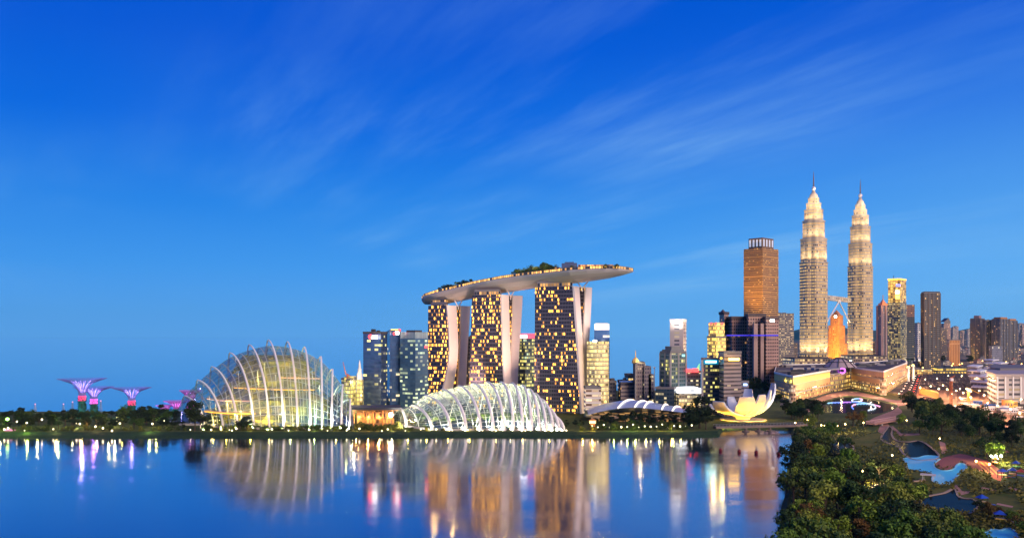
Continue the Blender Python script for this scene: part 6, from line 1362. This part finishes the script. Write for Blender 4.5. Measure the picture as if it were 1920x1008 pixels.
# -- park on the right
def inside(px, py, poly):
    c = False; n = len(poly)
    for i in range(n):
        (x0, y0), (x1, y1) = poly[i], poly[(i + 1) % n]
        if (y0 > py) != (y1 > py) and px < (x1 - x0) * (py - y0) / (y1 - y0) + x0: c = not c
    return c
BLOCK = list(PONDS.values()) + [POOL, POOL2, SAND, SITE, PROM, FPOOL, [(1826, 862), (1850, 862), (1884, 886), (1876, 902), (1862, 896), (1844, 880)]] + PATHS + LAWNS
BLOCK += [[(1625, 806), (1694, 784), (1694, 796), (1632, 812)], [(1690, 740), (1740, 740), (1740, 700), (1690, 700)], [(1850, 700), (1990, 700), (1990, 770), (1850, 770)], [(1860, 885), (1925, 885), (1925, 905), (1860, 905)], [(1735, 894), (1748, 894), (1748, 906), (1735, 906)]]
KEEP = [(1812, 868), (1880, 862), (1720, 870), (1780, 890), (1756, 882), (1706, 866), (1800, 880), (1700, 850), (1730, 845), (1568, 838), (1570, 845), (1660, 815), (1870, 1000), (1880, 1000), (1778, 940), (1840, 866), (1862, 884), (1655, 822), (1620, 826), (1600, 762), (1630, 766), (1735, 900), (1720, 896), (1770, 905), (1752, 896), (1790, 892), (1700, 872), (1790, 950), (1750, 945), (1820, 945), (1806, 918), (1640, 818), (1645, 830), (1610, 830), (1660, 912), (1780, 864), (1800, 860), (1748, 868), (1690, 820), (1700, 830), (1720, 845), (1730, 816), (1750, 852), (1660, 800), (1665, 808), (1545, 766), (1570, 770), (1650, 768)]
PARK = [(1488, 775), (1506, 754), (1540, 774), (1600, 778), (1640, 778), (1672, 784), (1692, 764), (1730, 752), (1760, 764), (1800, 780), (1850, 797), (1930, 822), (1990, 860), (1990, 1130), (1440, 1130), (1478, 1000), (1490, 870)]
pos = []
for k in range(18):
    px = 1452 + 90 * rnd.random(); py = 742 + (px - 1452) * .28 + rnd.uniform(0, 34); q = G(px, py); s = rnd.uniform(.8, 1.2)
    if q.y < 612 or inside(px, py, PROM) or inside(px, py, FPOOL): continue
    plant('black' if k % 3 else 'dark', q.x, q.y, s, 'dark tree in the thick clump between the lotus museum and the mall', 'trees between the lotus museum and the mall'); pos.append((q.x, q.y, s))
def ok(px, py, s):
    q = G(px, py)
    for b_ in BLOCK:
        if inside(px, py, b_): return False
    top = HY + (H - ZG - 10.5 * s) * F / q.y; hw = 4.0 * s * F / q.y
    for kx, ky in KEEP:
        if abs(kx - px) < hw and top < ky < py: return False
    for qx, qy, qs in pos:
        if (qx - q.x) ** 2 + (qy - q.y) ** 2 < (2.9 * (s + qs)) ** 2: return False
    pos.append((q.x, q.y, s)); return True
for k in range(15):
    c_ = crest[10 + int((len(crest) - 11) * (k + rnd.random() * .8) / 15)]; s = rnd.uniform(.32, .85); plant('black' if k % 2 else 'dark', c_.x + rnd.uniform(-1.5, 2.5), c_.y, s, 'dark tree leaning over the water along the park bank', 'trees leaning over the bay along the park bank', z=ZG - .4)
n_ = 0; t_ = 0
while n_ < 26 and t_ < 2500:
    t_ += 1; px = rnd.uniform(1695, 1900); py = 764 + (px - 1695) * .22 + rnd.uniform(-6, 38); s = rnd.uniform(.85, 1.25)
    if not inside(px, py, PARK) or not ok(px, py, s): continue
    q = G(px, py); kd = 'black' if rnd.random() < .35 else 'dark'; plant(kd, q.x, q.y, s, ('near-black leafy' if kd == 'black' else 'dark green leafy') + ' tree in the dense belt below the construction site', ('near-black' if kd == 'black' else 'dark green') + ' trees in the belt below the construction site'); n_ += 1
ntree = 0; tries = 0
while ntree < 135 and tries < 9000:
    tries += 1
    u = rnd.random(); py = 752 + 345 * u; px = rnd.uniform(1440, 1990)
    if not inside(px, py, PARK): continue
    if px > 1815 and py > 880 and rnd.random() < .75: continue
    s = rnd.uniform(.75, 1.3) if py < 900 else rnd.uniform(.75, 1.2)
    if px > 1815 and py > 880: s *= .5
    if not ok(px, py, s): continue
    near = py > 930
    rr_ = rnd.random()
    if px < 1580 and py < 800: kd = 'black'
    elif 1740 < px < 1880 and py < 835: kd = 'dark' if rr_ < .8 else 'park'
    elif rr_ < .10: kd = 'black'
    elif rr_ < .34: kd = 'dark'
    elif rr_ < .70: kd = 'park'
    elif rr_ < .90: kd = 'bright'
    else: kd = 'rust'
    zone = ('on the wooded slope below the construction site' if px > 1690 and py < 850 else 'between the mall promenade and the bay' if py < 830 else 'in the front edge of the park' if near else 'around the blue wading pool' if px > 1640 else 'along the park shore')
    look = {'black': 'near-black leafy', 'dark': 'dark green leafy', 'park': 'olive green leafy', 'bright': 'bright yellow-green', 'rust': 'rusty brown'}[kd]
    q = G(px, py); plant(kd, q.x, q.y, s, look + ' tree ' + zone, look + ' trees ' + zone); ntree += 1
# low undergrowth on open park ground
ug = MB(); r = random.Random(5)
for k in range(26000):
    py = 790 + 240 * r.random(); px = r.uniform(1480, 1930)
    if not inside(px, py, PARK) or any(inside(px, py, b_) for b_ in BLOCK): continue
    q = G(px, py); h = r.uniform(.2, 1.5)
    e1 = Vector((r.gauss(0, 1), r.gauss(0, 1), r.gauss(0, .4))).normalized(); e2 = e1.cross(Vector((r.gauss(0, 1), r.gauss(0, 1), r.gauss(0, 1)))).normalized(); s = r.uniform(.3, .9)
    p = q + Vector((0, 0, h)); ug.face([p - e1 * s, p - e2 * s * .6, p + e1 * s, p + e2 * s * .6])
o = ug.build('undergrowth', leaf_mat('undergrowth_leaf', (.035, .06, .010), (.09, .10, .018), (.16, .12, .03), .12)); o['kind'] = 'stuff'
# park lamps
pl_ = thing('park_lamp', 'x', 'lamp', (0, 0, 0)); mb = MB(); mb.tube([(0, 0, 0), (0, 0, 4.6)], .09, 5); mb.build('post', M['dark'], pl_); mb = MB(); mb.ball((0, 0, 5.0), .42, 8, 6); mb.build('globe', glow('park_globe', (1, .72, .30), 12), pl_)
LAMPS = [(1585, 803, 500), (1571, 806, 300), (1619, 800, 500), (1546, 806, 400), (1491, 800, 300), (1514, 794, 200), (1540, 805, 200), (1632, 902, 250), (1617, 898, 150), (1530, 903, 150), (1673, 866, 100), (1700, 795, 200), (1838, 790, 400), (1762, 832, 300), (1830, 878, 500), (1855, 884, 500)]
for i, (px, py, pw) in enumerate(LAMPS):
    o = pl_ if i == 0 else dup(pl_, (0, 0, 0)); q = G(px, py + 6); o.location = q; o['label'] = 'small orange park lamp glowing on a post among the trees'; o['group'] = 'orange park lamps'; lamp('POINT', (q.x, q.y - .8, ZG + 5.2), pw * 7, (1, .62, .2), .3)
bl = thing('tall_lamp', 'bright star-like yellow-white lamp on a tall post among the shore trees', 'lamp', tuple(G(1638, 910))); q = G(1638, 910); mb = MB(); mb.tube([(q.x, q.y, ZG), (q.x, q.y, Z(885, q.y))], .11, 5); mb.build('post', M['dark'], bl); mb = MB(); mb.ball((q.x, q.y, Z(884, q.y)), .62, 10, 8); mb.build('globe', glow('bright_globe', (1, .86, .5), 22), bl); lamp('POINT', (q.x, q.y - 1, Z(884, q.y) + .8), 9000, (1, .85, .35), .4)
for i, (px, lab) in enumerate(((1859, 'left white floodlight of three above the playground'), (1867, 'middle white floodlight of three above the playground'), (1877, 'right white floodlight of three above the playground'))):
    q = G(px, 870); o = thing('flood_lamp', lab, 'flood lamp', tuple(q), 'white floodlights above the playground'); mb = MB(); mb.tube([(q.x, q.y, ZG), (q.x, q.y, Z(855, q.y))], .12, 5); mb.build('mast', M['dark'], o); mb = MB(); mb.ball((q.x, q.y, Z(854, q.y)), .6, 10, 8); mb.build('lamp_head', glow('play_flood_white', (.95, 1, .85), 10), o); lamp('POINT', (q.x, q.y - 1.2, Z(854, q.y)), 12000, (1, .85, .35), .4)
pc_ = thing('pavilion_roof', 'dark red roofed park shelter above the playground floodlights', 'shelter', tuple(G(1868, 856))); q = G(1868, 856); mb = MB(); mb.box((q.x, q.y, ZG + 3), (10, 6, .5), -.3); mb.build('roof', mat('shelter_red', (.16, .05, .04), .6), pc_)
for sx_ in (-4, 4):
    for sy_ in (-2, 2): mb = MB(); mb.tube([(q.x + sx_, q.y + sy_, ZG), (q.x + sx_, q.y + sy_, ZG + 3)], .15, 5); mb.build('post', M['dark'], pc_)
# ================================================================ trees on the roof deck
for k, px in enumerate(list(range(968, 1044, 6)) + [826, 836, 843, 850, 857, 864, 872, 880] + [1088, 1100, 1112]):
    D = deckD(px) + rnd.uniform(3, 9); h = 8.5 if 966 <= px < 1044 else 7.5 if px < 900 else 3
    zz = Z(prof(px, [(797, 560), (835, 548.5), (870, 541), (910, 531.5), (960, 522), (1005, 516), (1050, 511), (1110, 505)]), deckD(px)) - .2
    plant('black' if px < 900 else 'dark', X(px, D), D, h / 10.5 * rnd.uniform(.8, 1.15), 'small dark tree on the boat-shaped roof deck of the hotel', 'trees on the hotel roof deck', z=zz)
for k, px in enumerate(list(range(806, 965, 5)) + list(range(1044, 1160, 7))):
    D = deckD(px) + rnd.uniform(-4, 3); zz = Z(prof(px, [(797, 561), (800, 560), (810, 555), (835, 548.5), (870, 541), (910, 531.5), (960, 522), (1005, 516), (1050, 511), (1085, 507), (1110, 505), (1140, 503.5), (1165, 503.5)]), deckD(px)) - .2
    shrub(X(px, D), D, rnd.uniform(.8, 1.5), 'low green planting along the edge of the hotel roof deck', 'planting along the hotel roof deck'); LAST_SHRUB.location[2] = zz
# ================================================================ far city in the haze
FM = [facade('far_a', (.20, .18, .18), (.08, .08, .09), (1, .65, .3), 5, 4, .2, (.3, .8), .15, 1.2, .3), facade('far_b', (.30, .26, .25), (.10, .10, .11), (1, .7, .3), 5, 4, .2, (.3, .8), .12, 1.2, .3), facade('far_c', (.34, .24, .20), (.12, .10, .10), (1, .55, .2), 6, 4, .15, (.3, .8), .2, 1.2, .3)]
r = random.Random(77)
def far(px, wpx, yt, D, i):
    pl = foot(px - wpx / 2, px + wpx / 2, D, px + r.uniform(-.3, .3) * wpx, wpx / F * D * .9); fmx = FM[i % 3]
    zt = Z(yt, D)
    if zt < ZG + 4: zt = ZG + r.uniform(5, 14)
    c = sum(pl, Vector((0, 0))) / 4; mid_ = D < 4200
    root = thing('city_block', 'mid-rise block in the built-up quarter behind the construction site' if mid_ else 'hazy far-off high-rise on the right horizon', 'building', (c.x, c.y, ZG), 'mid-rise blocks behind the construction site' if mid_ else 'hazy high-rises on the right horizon')
    mb = MB(); mb.prism(pl, ZG, zt, 0, 1); mb.build('wall', [fmx, M['roof']], root)
    mb = MB(); mb.prism(scale_poly(pl, r.uniform(.3, .6)), zt, zt + r.uniform(2, 5)); mb.build('roof', rnd.choice([M['roof'], M['conc'], mat('tile_red', (.30, .12, .08), .8)]), root)
for i in range(44):
    px = r.uniform(1778, 1935); far(px, r.uniform(5, 13), r.choice([r.uniform(604, 618), r.uniform(612, 626), r.uniform(618, 632)]), r.uniform(4500, 8500), i)
for i in range(8): far(r.uniform(1636, 1665), r.uniform(6, 14), r.uniform(628, 655), r.uniform(2000, 3200), i)
for i in range(62):
    px = r.uniform(1700, 1935); D = r.uniform(1500, 4000)
    if 1720 < px < 1770 and D > 1440 and D < 1600: continue
    yb = HY + (H - ZG) * F / D; far(px, r.uniform(8, 18) * (2000 / D) ** .5, yb - r.uniform(5, 16) * 1900 / D, D, i)
# distant tree clumps between the far blocks
for k in range(14):
    py = r.uniform(652, 690); px = r.uniform(1705, 1930); q = G(px, py); s = r.uniform(1.2, 2.0)
    plant('black', q.x, q.y, s, 'dark street tree between the far city blocks', 'street trees between the far city blocks')
hm = MB(); pts = []
for i in range(61):
    px = 1420 + 12 * i; D = 14000; z = Z(617 + 5 * math.sin(i * .45) + 3 * math.sin(i * 1.3) - (5 if i > 36 else 0), D) if px > 1480 else 20; pts.append((X(px, D), D, z))
rings = [[(x, D - 2500, ZG - 1) for x, D, z in pts], [(x, D - 900, z * .55) for x, D, z in pts], pts, [(x, D + 2500, ZG - 1) for x, D, z in pts]]
hm.loft(rings[::-1], 0, False); h = hm.build('hills', ground_mat('hill_forest', (.03, .05, .03), (.06, .08, .05), .0005, .003), smooth=True); h['kind'] = 'structure'
st_ = thing('street_lamp', 'x', 'lamp', (0, 0, 0), 'amber street lamps of the far quarter'); mb = MB(); mb.tube([(0, 0, 0), (0, 0, 11)], .2, 5); mb.build('post', M['dark'], st_); mb = MB(); mb.ball((0, 0, 11.6), .95, 8, 6); mb.build('lamp_head', glow('street_amber', (1, .52, .14), 10), st_)
for k in range(46):
    px = r.uniform(1702, 1925); py = r.uniform(655, 700); q = G(px, py + 3); o = st_ if k == 0 else dup(st_, (0, 0, 0)); o.location = q; o['label'] = 'amber street lamp among the low blocks behind the construction site'
for k in range(18):
    px = r.uniform(1705, 1925); D = r.uniform(1500, 5000); lamp('POINT', (X(px, D), D, ZG + 14), 60000 * (D / 2000) ** 1.5, (1, .55, .22), 1)
# ================================================================ evening haze
hz = MB(); hz.prism([(-17000, -200), (17000, -200), (17000, 17500), (-17000, 17500)], -3, 620, bottom=True)
hm_ = bpy.data.materials.new('evening_haze'); hm_.use_nodes = True; t = NT(hm_.node_tree); t.n.clear()
o_ = t.node('ShaderNodeOutputMaterial'); pv_ = t.node('ShaderNodeVolumePrincipled'); pv_.inputs['Color'].default_value = (.16, .74, 1.0, 1); pv_.inputs['Density'].default_value = 1.5e-5; pv_.inputs['Anisotropy'].default_value = 0.0
t.l.new(pv_.outputs[0], o_.inputs['Volume'])
ho = hz.build('haze', hm_); ho['kind'] = 'stuff'; ho['label'] = 'pale evening haze lying over the far city'
